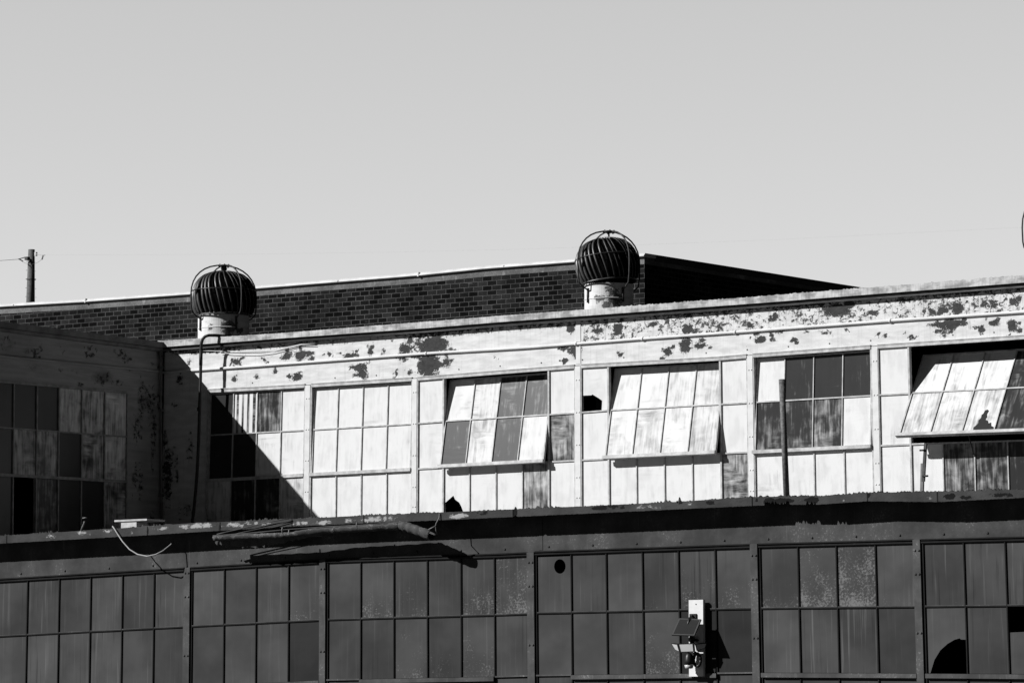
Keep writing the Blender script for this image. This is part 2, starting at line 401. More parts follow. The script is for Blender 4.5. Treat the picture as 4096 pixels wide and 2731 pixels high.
# ================================================================== UPPER FACTORY BUILDING
fb = thing('factory_building', 'sunlit white factory storey with flaking paint and pivoting whitewashed windows, dark wing at left', 'building', (u_corner, 0, 0))
blobs = [(944,1445,22,17,1),(937,1518,11,11,.9),(720,1513,12,12,.9),(757,1447,9,8,.8),(1059,1438,10,10,.9),(1203,1421,26,21,1.1),(1146,1424,19,16,1),(1250,1431,10,12,.9),
 (1189,1506,21,15,1.1),(1099,1485,10,9,.9),(1026,1504,8,8,.8),(1316,1414,14,8,.8),(1401,1421,33,10,1),(1481,1407,12,18,1),(1536,1405,10,12,.9),(1618,1395,22,26,1),
 (1736,1376,56,34,1.2),(1716,1461,42,42,1.25),(1700,1400,30,60,.9),(1783,1452,20,20,.9),(1441,1471,26,18,1),(1448,1495,20,16,1),(1585,1495,8,10,.8),(1637,1490,10,10,.9),(1613,1436,18,10,.9),(1981,1428,12,6,.7),
 (2283,1315,19,16,1),(2302,1400,30,18,.95),(2257,1443,10,12,1),(2255,1393,24,8,.9),(2307,1426,14,12,.9),(2472,1315,20,28,1.1),(2392,1320,30,12,.9),(2613,1296,22,14,.8),(2750,1315,22,22,1),
 (2741,1381,26,32,1),(2670,1405,18,20,.95),(2797,1379,28,13,1),(2481,1419,12,9,.95),(3000,1301,14,14,1),(3045,1358,27,13,1.15),(3090,1339,10,12,.9),(3175,1360,17,10,.95),(3114,1329,22,9,.8),
 (3350,1240,62,24,1.15),(3097,1268,12,18,1.1),(3303,1329,22,9,.85),(3383,1320,12,6,.9),(3222,1325,9,7,.9),(3515,1336,7,8,.9),(3543,1343,9,9,.9),(3645,1348,12,11,1),(3624,1329,7,7,.8),
 (3751,1244,76,18,.8),(3831,1230,26,28,1),(3798,1296,76,16,1.1),(3775,1334,22,9,.8),(3926,1320,16,10,1.05),(3978,1291,28,12,.95),(4051,1301,22,24,1),(3490,1250,40,14,.7),(3620,1200,60,14,.7),(3960,1215,60,22,.7),(4060,1205,30,22,.8),
 (2550,1320,40,14,.6),(2680,1290,40,16,.6),(2870,1300,60,16,.65),(2950,1270,40,20,.55),(2850,1340,30,10,.4),(3200,1280,50,18,.55)]
def blobfn(bl, y, const=None):
    L = []; rq = random.Random(len(bl)); more = []
    if y == 0:
        for (cx, cy, rx, ry, s) in bl:
            for _ in range(3):
                a_ = rq.uniform(0, 6.28); k_ = rq.uniform(1.1, 1.9); more.append((cx + rx * k_ * math.cos(a_), cy + ry * k_ * math.sin(a_), rx * rq.uniform(.2, .5) + 3, ry * rq.uniform(.2, .5) + 2, s * rq.uniform(.6, .9)))
    for (cx, cy, rx, ry, s) in list(bl) + more:
        q = onY(cx, cy, y); r = onY(cx + rx, cy, y); t = onY(cx, cy - ry, y)
        L.append((q[0], q[2], abs(r[0] - q[0]), abs(t[2] - q[2]), s))
    A = np.array(L)
    def fn(p):
        w = warp(p); d = ((w[0] - A[:, 0]) / A[:, 2]) ** 2 + ((w[2] - A[:, 1]) / A[:, 3]) ** 2
        return float(np.max(A[:, 4] * np.clip(1.2 - .62 * d, 0, 1.1)))
    return fn
pf = blobfn(blobs, 0)
u2330 = U(2330, 1350)
def peel_at(p):
    v = pf(p)
    if p[2] > SC(p[0]): 
        v = max(v, .05 if p[0] < u2330 else .42 + .18 * math.sin(p[0] * 2.3 + 1.2 * math.sin(p[2] * 9)) * math.sin(p[0] * 5.1 + p[2] * 7))
        if p[2] > FB(p[0]) - .15: v = max(v, .42 + .22 * math.sin(p[0] * 1.9 + 1) * math.sin(p[0] * .7) + .2 * (p[2] > FB(p[0]) - .10))
    return (v, 0, 0)
zU0 = T2(u_corner) - 2.4                    # foot of the upper wall, on the lower roof
# wall band between eave and window heads
m = MB()
m.grid(430, 26, lambda a, b: (u_corner + (UEND - u_corner) * a, 0, HD(u_corner + (UEND - u_corner) * a) * (1 - b) + (FB(u_corner + (UEND - u_corner) * a) + .05) * b), peel_at)
m.build('wall', M['peel'], fb)
# plain wall left of the first window
u826 = U(826, 1750)
m = MB(); pf2 = blobfn([(905, 1300, 5, 5, .1), (760, 1800, 16, 60, .5), (670, 1900, 22, 120, .8), (740, 2040, 30, 30, .5), (700, 1620, 12, 12, .6)], 0)
m.grid(20, 60, lambda a, b: (u_corner + (u826 - u_corner) * a, .001, zU0 + (HD(u_corner + (u826 - u_corner) * a) - zU0) * b), lambda p: (pf2(p), 0, 0))
m.build('wall', M['peel'], fb)
# cover strip over the wall band above the middle column
m = MB(); uc_ = U(2314, 1420); m.box(uc_ - .045, uc_ + .045, -.008, .0, HD(uc_) + .02, SC(uc_) - .02); m.box(uc_ - .045, uc_ + .045, -.008, 0, SC(uc_) + .03, FB(uc_))
m.build('cover_strip', M['trim'], fb)
# cornice
rn = random.Random(3)
m = MB(); n = 700; uu = [u_corner - .05 + (UEND - u_corner + .05) * i / n for i in range(n + 1)]
jag = [rn.random() ** 3 * .018 * (1 if u > U(2500, 1200) else .35) for u in uu]
for i in range(n):
    a, b = uu[i], uu[i + 1]
    m.add([(a, OV, FB(a)), (b, OV, FB(b)), (b, OV, FT(b) + jag[i + 1]), (a, OV, FT(a) + jag[i])])
    m.add([(a, OV, FT(a) + jag[i]), (b, OV, FT(b) + jag[i + 1]), (b, OV + .05, FT(b)), (a, OV + .05, FT(a))])
    m.add([(b, OV, FB(b)), (a, OV, FB(a)), (a, OV + .05, FB(a)), (b, OV + .05, FB(b))])
m.build('fascia', M['cornice'], fb)
m = MB(); m.hbar(FB, u_corner - .03, UEND, -.058, .03, OV + .045, .03); m.build('soffit', M['soffit'], fb)
# half-round string course with its collars
m = MB(); m.tube([(u_corner + (UEND - u_corner) * i / 60, -.018, SC(u_corner + (UEND - u_corner) * i / 60)) for i in range(61)], .024, 10)
for px in (1708, 2307, 2573, 2944, 3565):
    u = U(px, 1350); m.tube([(u - .015, -.018, SC(u)), (u + .02, -.018, SC(u))], .032, 10)
m.build('string_course', M['trim'], fb)

# ---- windows
def local_uv(p, sd): return (p[0] + sd * 7.3, p[2] + sd * 3.1)
rs = random.Random(11)
def pane(m, ua, ub, za, zb, y, at, hole=None, thick=.006, xf=None):
    """za, zb: functions of u"""
    sd = rs.random() * 40
    if hole is None: loop = [(ua, za(ua)), (ub, za(ub)), (ub, zb(ub)), (ua, zb(ua))]
    else: loop = hole
    fr = [(u, y, z) for u, z in loop]; bk = [(u, y + thick, z) for u, z in loop]
    uv = [(u + sd * 7.3, z + sd * 3.1) for u, z in loop]
    if xf: fr = [xf(p) for p in fr]; bk = [xf(p) for p in bk]
    m.prism(fr, bk, (at[0], sd / 40, at[2] if len(at) > 2 else 0), uv)
def cst(z): return lambda u: z
BW = .020
bays = [  # x edges, fixed columns left/right flags, sash angle, tones: fixedL(3 rows) , sash top4, sash bottom4, row3, fixedR
 dict(e=[826, 922, 1020, 1119, 1217], sash=(0, 4), ang=.8, top=[.12, .5, .32, .9], bot=[.1, .08, .86, .88], r3=[.7, .25, .25, .62]),
 dict(e=[1241, 1343, 1444, 1546, 1648], sash=(0, 4), ang=2.0, top=[.96, .93, .93, .95], bot=[1.0, .95, .93, .94], r3=[.97, .97, .96, .98]),
 dict(e=[1670, 1773, 1878, 1984, 2090, 2196, 2302], sash=(1, 5), ang=10.5, top=[.86, .70, .26, .20], bot=[.16, .66, .20, .82], r3=[.98, .97, .96, .96, .44, .97], fl=[.94, .96], fr=[.96, .42]),
 dict(e=[2327, 2436, 2547, 2659, 2771, 2887, 2996], sash=(1, 5), ang=11.5, top=[.84, .82, .70, .68], bot=[.76, .68, .74, .64], r3=[.98, .98, .97, .98, .99, .43], fl=[.97, .96], fr=[.97, .96]),
 dict(e=[3021, 3140, 3259, 3380, 3497], sash=(0, 4), ang=3.5, top=[.96, .14, .10, .14], bot=[.28, .26, .36, .90], r3=[.85, .93, .90, .95]),
 dict(e=[3525, 3648, 3776, 3903, 4036, 4168], sash=(1, 5), ang=31, top=[.80, .74, .78, .20], bot=[.62, .64, .66, .26], r3=[.95, .95, .36, .34, .18], fl=[.95, .90]),
]
holes = {(2, 'r3', 1): 'tri', (3, 'fl', 0): 'notch'}
HT = .085          # head trim height below the HD line
for bi, b in enumerate(bays):
    E = [U(x, 1980) for x in b['e']]; s0, s1 = b['sash']; nE = len(E)
    root = fb
    # frame mesh of this window: head trim, transoms, mullions, jambs
    w = MB()
    w.hbar(HD, E[0], E[-1], -.045, .0, -.022, .03); w.hbar(HD, E[0], E[-1], .004, .018, -.030, -.001)
    zb = T2(E[0]) - 1.9
    for k in range(nE):
        full = not (s0 < k < s1)
        w.vbar(E[k], BW * (1.5 if k in (s0, s1) else 1), -.012 if full else -.006, .05, zb, (lambda u: HD(u) - .045)(E[k]) if full else T2(E[k]) - .012)
    w.hbar(T2, E[0] + .01, E[-1] - .01, -.012, .012, -.008, .045)
    for (a, c) in ((0, s0), (s1, nE - 1)):
        if c > a: w.hbar(T1, E[a] + .012, E[c] - .012, -.011, .011, -.008, .045)
    fr = w.build('window', M['bar'], fb)
    # fixed glazing
    g = MB(); hb = BW / 2
    low = lambda u: zb; t2d = lambda u: T2(u) - .012; t2u = lambda u: T2(u) + .012; t1u = lambda u: T1(u) + .011; t1d = lambda u: T1(u) - .011; hdd = lambda u: HD(u) - .045
    yp = .012
    for k in range(nE - 1):
        hole = None; a, c = E[k] + hb, E[k + 1] - hb
        if bi == 2 and k == 1:
            pts = [(1776, 2041), (1776, 2013), (1811.7, 1981), (1818.7, 1996.7), (1835, 2008.6), (1843, 2024), (1849.5, 2041), (1852, 2075)]
            q = [(unwarp_u(onY(x, y)[0], onY(x, y)[2]), onY(x, y)[2]) for x, y in pts]
            hole = [(q[7][0], zb), (c, zb), (c, t2d(c)), (a, t2d(a)), (a, q[1][1])] + q[2:]
        pane(g, a, c, low, t2d, yp, (b['r3'][k], 0, 0), hole)
    for key, k in (('fl', 0), ('fr', nE - 2)):
        if key not in b: continue
        a, c = E[k] + hb, E[k + 1] - hb; hole = None
        if bi == 3 and key == 'fl':
            pts = [(2329, 1581.5), (2363.5, 1580), (2368, 1576.8), (2391.7, 1591), (2406.8, 1601.8), (2405, 1650)]
            q = [(unwarp_u(onY(x, y)[0], onY(x, y)[2]), onY(x, y)[2]) for x, y in pts]
            hole = [(q[5][0], t1u(q[5][0])), (c, t1u(c)), (c, hdd(c)), (a, hdd(a)), (a, q[0][1])] + q[1:5]
        pane(g, a, c, t1u, hdd, yp, (b[key][0], 0, 0), hole)
        pane(g, a, c, t2u, t1d, yp, (b[key][1], 0, 0))
    g.build('glazing', M['pane'], fb, fr)
    # centre-pivoted sash, 4 x 2
    a, c = E[s0] + .016, E[s1] - .016; th = R_(b['ang'])
    um = (a + c) / 2; sl = (T1(c) - T1(a)) / (c - a)
    yv = .035
    def xf(p, um=um, sl=sl, th=th, yv=yv, c0=T1((a + c) / 2)):
        zp = c0 + sl * (p[0] - um)          # pivot axis height here
        dz = p[2] - zp; dy = p[1] - yv
        return (p[0], yv + dy * math.cos(th) + dz * math.sin(th), zp + dz * math.cos(th) - dy * math.sin(th))
    top = lambda u: HD(u) - .052; bot = lambda u: T2(u) + .02
    sm_ = MB()
    def slab(u0, u1, f0, f1, y0, y1):
        loop = [(u0, f0(u0)), (u1, f0(u1)), (u1, f1(u1)), (u0, f1(u0))]
        sm_.prism([xf((u, y0, z)) for u, z in loop], [xf((u, y1, z)) for u, z in loop])
    xs = [a + (c - a) * k / 4 for k in range(5)]
    zt = lambda d: (lambda u: T1(u) + d)
    for k in range(5):
        wd = .024 if k in (0, 4) else .016
        x = xs[k] + (wd / 2 if k == 0 else -wd / 2 if k == 4 else 0)
        slab(x - wd / 2, x + wd / 2, bot, top, yv - .022, yv + .018)
    slab(a + .024, c - .024, lambda u: top(u) - .024, top, yv - .0215, yv + .0175)
    slab(a + .024, c - .024, zt(-.010), zt(.010), yv - .0215, yv + .0175)
    slab(a - .035, c + .0, lambda u: T2(u) - .032, bot, yv - .045, yv + .018)
    sm_.build('sash', M['bar'], fb, fr)
    sg = MB()
    for k in range(4):
        for row, key in ((1, 'top'), (0, 'bot')):
            x0, x1 = xs[k] + (.024 if k == 0 else .008), xs[k + 1] - (.024 if k == 3 else .008)
            f0, f1 = (zt(.010), lambda u: top(u) - .024) if row else (bot, zt(-.010))
            hole = None
            if bi == 0 and key == 'top' and k == 1:
                fr_ = [0, .10, .20, .33, .42, .56, .66, .80, .93, 1.0]
                for q in range(9):
                    pane(sg, x0 + (x1 - x0) * fr_[q], x0 + (x1 - x0) * fr_[q + 1], f0, f1, yv - .004, (.97 if q % 2 == 0 else .38, 0, 0), None, xf=xf)
                continue
            if bi == 5 and key == 'bot' and k == 2:
                hh = f1(x0) - f0(x0); dx = x1 - x0
                pt = [(.26, 0), (.32, .06), (.30, .10), (.38, .16), (.42, .20), (.40, .27), (.46, .33), (.45, .40), (.50, .44), (.52, .51), (.60, .53), (.66, .49), (.63, .41), (.66, .34), (.63, .28), (.72, .25), (.76, .19), (.84, .21), (.88, .12), (.95, .10), (1, .05)]
                q = [(x0 + p * dx, f0(x0 + p * dx) + r * hh) for p, r in pt]
                pane(sg, x0, x1, f0, f1, yv - .004, (.04, 0, 0), q + [(x1, f0(x1))], xf=xf)   # bare glass where the whitewash has come off
                hole = [(x0, f0(x0))] + q + [(x1, f1(x1)), (x0, f1(x0))]
            pane(sg, x0, x1, f0, f1, yv - .004, (b[key][k], 0, 0), hole, xf=xf)
    sg.build('sash_glazing', M['pane'], fb, fr)
# columns between the windows
for (x0, x1) in ((1218, 1240), (1648, 1669), (2302, 2326), (2996, 3020), (3498, 3524)):
    m = MB(); ua, ub = U(x0, 1900), U(x1, 1900); zc = zU0 + .3
    m.box(ua + .006, ub - .006, -.018, .05, zc, HD(ua) - .01)
    for t in (.06, .30, .54, .78, .93):
        z = HD(ua) - .1 - t * 2.1
        m.bolt((ua * .7 + ub * .3), -.018, z, .012); m.bolt((ua * .25 + ub * .75), -.018, z, .012)
    m.build('column', M['trim'], fb)
# bolts along the foot of the band
for px in range(1010, 4100, 165):
    m = MB(); u = U(px, 1500); m.bolt(u, 0, HD(u) + .085, .013); m.build('bolt', M['bolt'], fb)
# roof, far wall, interior
m = MB(); YB = 6.0
zr = lambda u: FT(u) - .03
nn = 12
for i in range(nn):
    a = u_corner - 6 + (UEND + 6 - u_corner) * i / nn; c = u_corner - 6 + (UEND + 6 - u_corner) * (i + 1) / nn
    m.prism([(a, OV + .04, zr(a) - .12), (c, OV + .04, zr(c) - .12), (c, OV + .04, zr(c)), (a, OV + .04, zr(a))],
            [(a, YB, zr(a) - .12), (c, YB, zr(c) - .12), (c, YB, zr(c)), (a, YB, zr(a))])
m.build('roof', M['roof'], fb)
m = MB(); m.box(u_corner - 6, UEND, YB - .2, YB, 0, zr(u_corner) - .2); m.box(UEND, UEND + .2, .1, YB, 0, FB(UEND)); m.box(u_corner - 6, UEND, 2.6, 2.7, 0, zr(u_corner) - .14)
m.box(u_corner + .1, UEND - .1, .1, 2.6, zU0 - .2, zU0 - .1)
for px in (2390,): 
    u = U(px, 1600, .5); m.box(u - .03, u + .03, .5, .56, zU0, FB(u) - .1, mi=1)
m.build('interior_wall', [M['black'], M['soffit']], fb)

# ---- left wing (its wall is square to the facade, facing right)
yW = -4.75
def WC(pts, uo=0.0):
    q = sorted([(onU(x, y, u_corner + uo)[1], onU(x, y, u_corner + uo)[2]) for x, y in pts])
    ys = [a for a, _ in q]; zs = [b for _, b in q]
    def f(y):
        if y < ys[0]: k = (zs[1] - zs[0]) / (ys[1] - ys[0]); return zs[0] + k * (y - ys[0])
        if y > ys[-1]: k = (zs[-1] - zs[-2]) / (ys[-1] - ys[-2]); return zs[-1] + k * (y - ys[-1])
        return float(np.interp(y, ys, zs))
    return f
OW = .13
wFT = WC([(0, 1284.6), (316, 1325), (632, 1365)], OW); wFB = WC([(0, 1308), (316, 1348), (632, 1388)], OW)
wSC = WC([(0, 1424), (651, 1488)]); wHD = WC([(0, 1518), (512, 1563), (651, 1575)])
wT1 = WC([(0, 1709), (505, 1746)]); wT2 = WC([(0, 1895), (505, 1923)])
def wy(px): return onU(px, 1800, u_corner)[1]
uo = u_corner
def whbar(m, f, ya, yb, h0, h1, x0, x1, n=6):
    for i in range(n):
        a = ya + (yb - ya) * i / n; c = ya + (yb - ya) * (i + 1) / n
        m.prism([(x1, a, f(a) + h0), (x1, c, f(c) + h0), (x1, c, f(c) + h1), (x1, a, f(a) + h1)],
                [(x0, a, f(a) + h0), (x0, c, f(c) + h0), (x0, c, f(c) + h1), (x0, a, f(a) + h1)])
rw = random.Random(5); wb = [(rw.uniform(yW, 0), rw.uniform(wHD(-2), wFB(-2)), rw.uniform(.05, .22), rw.uniform(.04, .14), rw.uniform(.3, .55)) for _ in range(34)] + \
    [(rw.uniform(-.75, -.02), rw.uniform(zU0, wHD(0)), rw.uniform(.04, .15), rw.uniform(.08, .4), rw.uniform(.3, .62)) for _ in range(26)]
WA = np.array(wb)
def wpeel(p):
    d = ((p[1] - WA[:, 0]) / WA[:, 2]) ** 2 + ((p[2] - WA[:, 1]) / WA[:, 3]) ** 2
    return (float(np.max(WA[:, 4] * np.clip(1.2 - .62 * d, 0, 1.1))), 0, 0)
m = MB()
m.grid(110, 24, lambda a, b: (uo, yW - yW * a, wHD(yW - yW * a) * (1 - b) + (wFB(yW - yW * a) + .03) * b), wpeel)
y507 = wy(507)
m.grid(24, 50, lambda a, b: (uo + .001, y507 - y507 * a, zU0 + (wHD(y507 - y507 * a) - zU0) * b), wpeel)
m.add([(uo, yW, 0), (uo - 6, yW, 0), (uo - 6, yW, wFB(yW)), (uo, yW, wFB(yW))])
m.build('wing_wall', M['shade_peel'], fb, dowarp=False)
m = MB(); whbar(m, lambda y: wFB(y), yW - .13, OV, 0, wFT(-2) - wFB(-2), uo + OW - .05, uo + OW, 30)
m.build('wing_fascia', M['soffit'], fb, dowarp=False)
m = MB(); whbar(m, wFB, yW - .1, OV + .05, -.055, .02, uo - .02, uo + OW - .05, 20)
m.build('wing_soffit', M['soffit'], fb, dowarp=False)
m = MB(); m.tube([(uo + .018, yW - yW * i / 20, wSC(yW - yW * i / 20)) for i in range(21)], .024, 10); m.build('wing_string_course', M['shade_peel'], fb, dowarp=False)
m = MB()
for i in range(8):
    a = yW - .1 + (-yW + .1) * i / 8; c = yW - .1 + (-yW + .1) * (i + 1) / 8
    m.prism([(uo - 6, a, wFT(a) - .1), (uo + OW - .04, a, wFT(a) - .1), (uo + OW - .04, a, wFT(a) - .02), (uo - 6, a, wFT(a) - .02)],
            [(uo - 6, c, wFT(c) - .1), (uo + OW - .04, c, wFT(c) - .1), (uo + OW - .04, c, wFT(c) - .02), (uo - 6, c, wFT(c) - .02)])
m.build('wing_roof', M['roof'], fb, dowarp=False)
m = MB(); m.box(uo - 1.6, uo - 1.5, yW, 0, 0, wFB(yW) - .1); m.box(uo - 1.5, uo - .05, yW, 0, zU0 - .1, zU0)
m.build('interior_wall', M['black'], fb, dowarp=False)
# wing window
we = [wy(x) for x in (-130, -38, 53, 146, 234, 326, 418, 507)]
fr = MB(); whbar(fr, wHD, we[0], we[-1], -.05, 0, uo - .03, uo + .022)
zwb = zU0 + .05
for k, y in enumerate(we):
    fr.box(uo - .05, uo + .012, y - .012, y + .012, zwb, wHD(y) - .05)
whbar(fr, wT1, we[0], we[-1], -.012, .012, uo - .045, uo + .009); whbar(fr, wT2, we[0], we[-1], -.035, .012, uo - .045, uo + .03)
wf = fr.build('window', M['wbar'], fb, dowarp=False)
g = MB()
tones = [[.02, .05, .1, .05, .56, .52, .62], [.05, .05, .5, .46, .05, .44, .6], [.02, .05, None, .3, .05, .02, .46]]  # coverage lowered on the wing, shade put into the pane tones
for k in range(7):
    for r_, (lo, hi) in enumerate(((wT1, wHD), (wT2, wT1), (None, wT2))):
        t = tones[r_][k]
        if t is None: continue
        y0, y1 = we[k] + .012, we[k + 1] - .012
        z0, z1 = (zwb, zwb) if lo is None else (lo(y0) + .012, lo(y1) + .012)
        h = .05 if hi is wHD else .012
        if hi is wT2: h = .035
        sd = rs.random() * 40
        loop = [(y0, z0), (y1, z1), (y1, hi(y1) - h), (y0, hi(y0) - h)]
        uv = [(a + sd * 7.3, b + sd * 3.1) for a, b in loop]
        g.prism([(uo - .012, a, b) for a, b in loop], [(uo - .018, a, b) for a, b in loop], (t, 0, 0), uv)
g.build('glazing', M['pane'], fb, wf, dowarp=False)
m = MB(); whbar(m, lambda y: zwb, yW, 0, -.6, 0.0, uo - .04, uo + .02, 2); m.build('wing_sill', M['soffit'], fb, dowarp=False)

# ================================================================== LOWER BUILDING
lb = thing('lean_to_building', 'dark painted lower storey with rows of dull steel windows under a rusty ragged eave', 'building', (u_corner, YL, 0))
UL0, UL1 = U(-160, 2300, YL), U(4330, 2300, YL)
m = MB(); m.grid(90, 4, lambda a, b: (UL0 + (UL1 - UL0) * a, YL, LH(UL0 + (UL1 - UL0) * a) * (1 - b) + (LFB(UL0 + (UL1 - UL0) * a) + .05) * b))
m.build('wall', M['dark'], lb)
wts = [(200, 2144, 30, 9, 1), (330, 2131, 28, 10, 1), (430, 2121, 22, 10, 1.1), (530, 2126, 8, 12, .9), (650, 2112, 34, 9, .95), (740, 2106, 30, 10, 1), (800, 2101, 55, 12, 1.2), (940, 2098, 60, 11, 1.05), (1040, 2092, 50, 10, .9),
       (1200, 2092, 40, 10, 1), (1290, 2088, 40, 11, 1.1), (1400, 2080, 40, 9, .9), (1500, 2076, 60, 12, 1.15), (1565, 2070, 26, 12, 1), (1830, 2064, 40, 12, 1.25), (2600, 2026, 70, 10, .75), (2760, 2014, 16, 6, 1), (3370, 2000, 30, 8, .5), (3720, 1990, 20, 10, .6)]
hls = [(2060, 2048, 10, 15, 1.1), (1930, 2050, 26, 8, .6), (2400, 2031, 34, 8, 1), (2440, 2026, 40, 8, .8), (2490, 2028, 10, 8, 1), (2720, 2008, 14, 6, 1), (2840, 2010, 18, 9, 1.1), (3080, 2004, 26, 13, 1.1), (3130, 2002, 50, 10, 1.1), (3246, 2000, 26, 12, 1.2), (3026, 2000, 6, 8, 1), (3475, 1980, 8, 8, 1), (3800, 1985, 30, 12, .9), (3860, 1990, 30, 10, .8), (590, 2125, 6, 16, .7), (880, 2105, 4, 16, .8), (4000, 1980, 60, 10, .7)]
wfn = blobfn(wts, YL + OL); hfn = blobfn(hls, YL + OL)
rn = random.Random(9)
m = MB(); n = 1100; uu = [UL0 + (UL1 - UL0) * i / n for i in range(n + 1)]
yo = YL + OL
jag = [rn.random() ** 2 * .030 * max(.1, math.sin(u * 1.7) * math.sin(u * 4.3 + 1) + .45) + (.035 if hfn((u, yo, LFT(u))) > .6 and rn.random() < .5 else 0) for u in uu]
dip = [rn.random() * .006 - .002 + (.06 * rn.random() if hfn((u, yo, LFB(u) + .04)) > .9 else 0) for u in uu]
for i in range(n):
    a, b = uu[i], uu[i + 1]; K = 4
    za = [LFB(a) + dip[i] + (LFT(a) + jag[i] - LFB(a) - dip[i]) * k / K for k in range(K + 1)]; zb_ = [LFB(b) + dip[i + 1] + (LFT(b) + jag[i + 1] - LFB(b) - dip[i + 1]) * k / K for k in range(K + 1)]
    for k in range(K):
        ps = [(a, yo, za[k]), (b, yo, zb_[k]), (b, yo, zb_[k + 1]), (a, yo, za[k + 1])]
        bb = len(m.v); m.v += ps; m.face(range(bb, bb + 4), at=[(wfn(p), hfn(p), 0) for p in ps])
    m.add([(a, yo, za[K]), (b, yo, zb_[K]), (b, yo + .03, zb_[K] - .01), (a, yo + .03, za[K] - .01)])
m.build('fascia', M['fascia'], lb)
for px in (28, 590, 880, 1168, 1455, 2052, 3010, 3472, 3752):
    m = MB(); u = U(px, 2080, YL + OL); m.box(u - .006, u + .008, yo - .005, yo, LFB(u) + .003, LFT(u) - .002); m.build('seam', M['lbar'], lb)
m = MB(); m.hbar(LFB, UL0, UL1, .062, .075, yo + .012, YL + .02); m.build('soffit', M['soffit'], lb)
m = MB(); m.hbar(LFT, UL0, UL1, -.05, -.02, yo + .03, .02 - .05, seg=1.5)
m.build('roof', m_plain('gravel_roof', .15, .9, .3, 12), lb)
m = MB()   # crumbled roofing felt and gravel along the eave
for i in range(900):
    u = UL0 + (UL1 - UL0) * rn.random(); s_ = rn.uniform(.008, .022) * (1.4 if u > U(3000, 2000, YL) else 1); y = yo + rn.uniform(.03, .3); z = LFT(u) - .02 + s_ * .7
    m.lathe((u, y, z), [(.001, -s_), (s_ * rn.uniform(.7, 1.3), -s_ * .3), (s_ * rn.uniform(.7, 1.2), s_ * .4), (.001, s_ * .9)], 5, cap=False)
dbr = m.build('roof_gravel', M['roof'], lb); dbr['kind'] = 'stuff'
for px in list(range(84, 4150, 176)):
    m = MB(); u = U(px, 2290, YL); m.bolt(u, YL, LH(u) + .062, .017); m.build('bolt', M['boltd'], lb)
lbays = [
 dict(e=[-28, 107, 234, 360, 487, 614, 737]), dict(e=[764, 895, 1023, 1153, 1281]), dict(e=[1308, 1442, 1575, 1709, 1844, 1978, 2113]),
 dict(e=[2144, 2286, 2427, 2572, 2717, 2865, 3011]), dict(e=[3042, 3197, 3351, 3508, 3664]), dict(e=[3697, 3863, 4030, 4195])]
spk = {(2, 1, 0): .9, (2, 2, 0): .8, (2, 4, 0): .95, (2, 5, 0): 1.15, (2, 2, 1): .9, (2, 3, 1): .75, (2, 4, 1): .95, (1, 2, 0): .6, (1, 3, 0): .85, (3, 4, 0): .85, (3, 5, 0): .9, (3, 3, 1): .95,
       (4, 0, 0): .9, (4, 1, 0): 1.15, (4, 2, 0): 1.3, (0, 1, 0): .5}
stk = {(0, 0, 0): .5, (0, 1, 0): .8, (0, 2, 0): .3, (0, 3, 0): .5, (0, 5, 0): .9, (0, 0, 1): .6, (0, 1, 1): .8, (0, 3, 1): 1, (0, 4, 1): .5, (0, 5, 1): .4, (2, 1, 0): .5, (2, 2, 0): .5, (2, 3, 0): .4, (2, 4, 0): .6,
       (3, 1, 0): .5, (3, 3, 0): .7, (3, 4, 0): .9, (4, 3, 0): .4, (4, 0, 1): .5, (4, 1, 1): .8, (4, 2, 1): .8, (5, 0, 0): .8, (5, 1, 0): 1.1, (5, 2, 0): 1}
drk = {(1, 3, 1): .024, (3, 4, 1): .022, (3, 5, 1): .024}
rp = random.Random(21)
zLb = LLn(UC) - .75
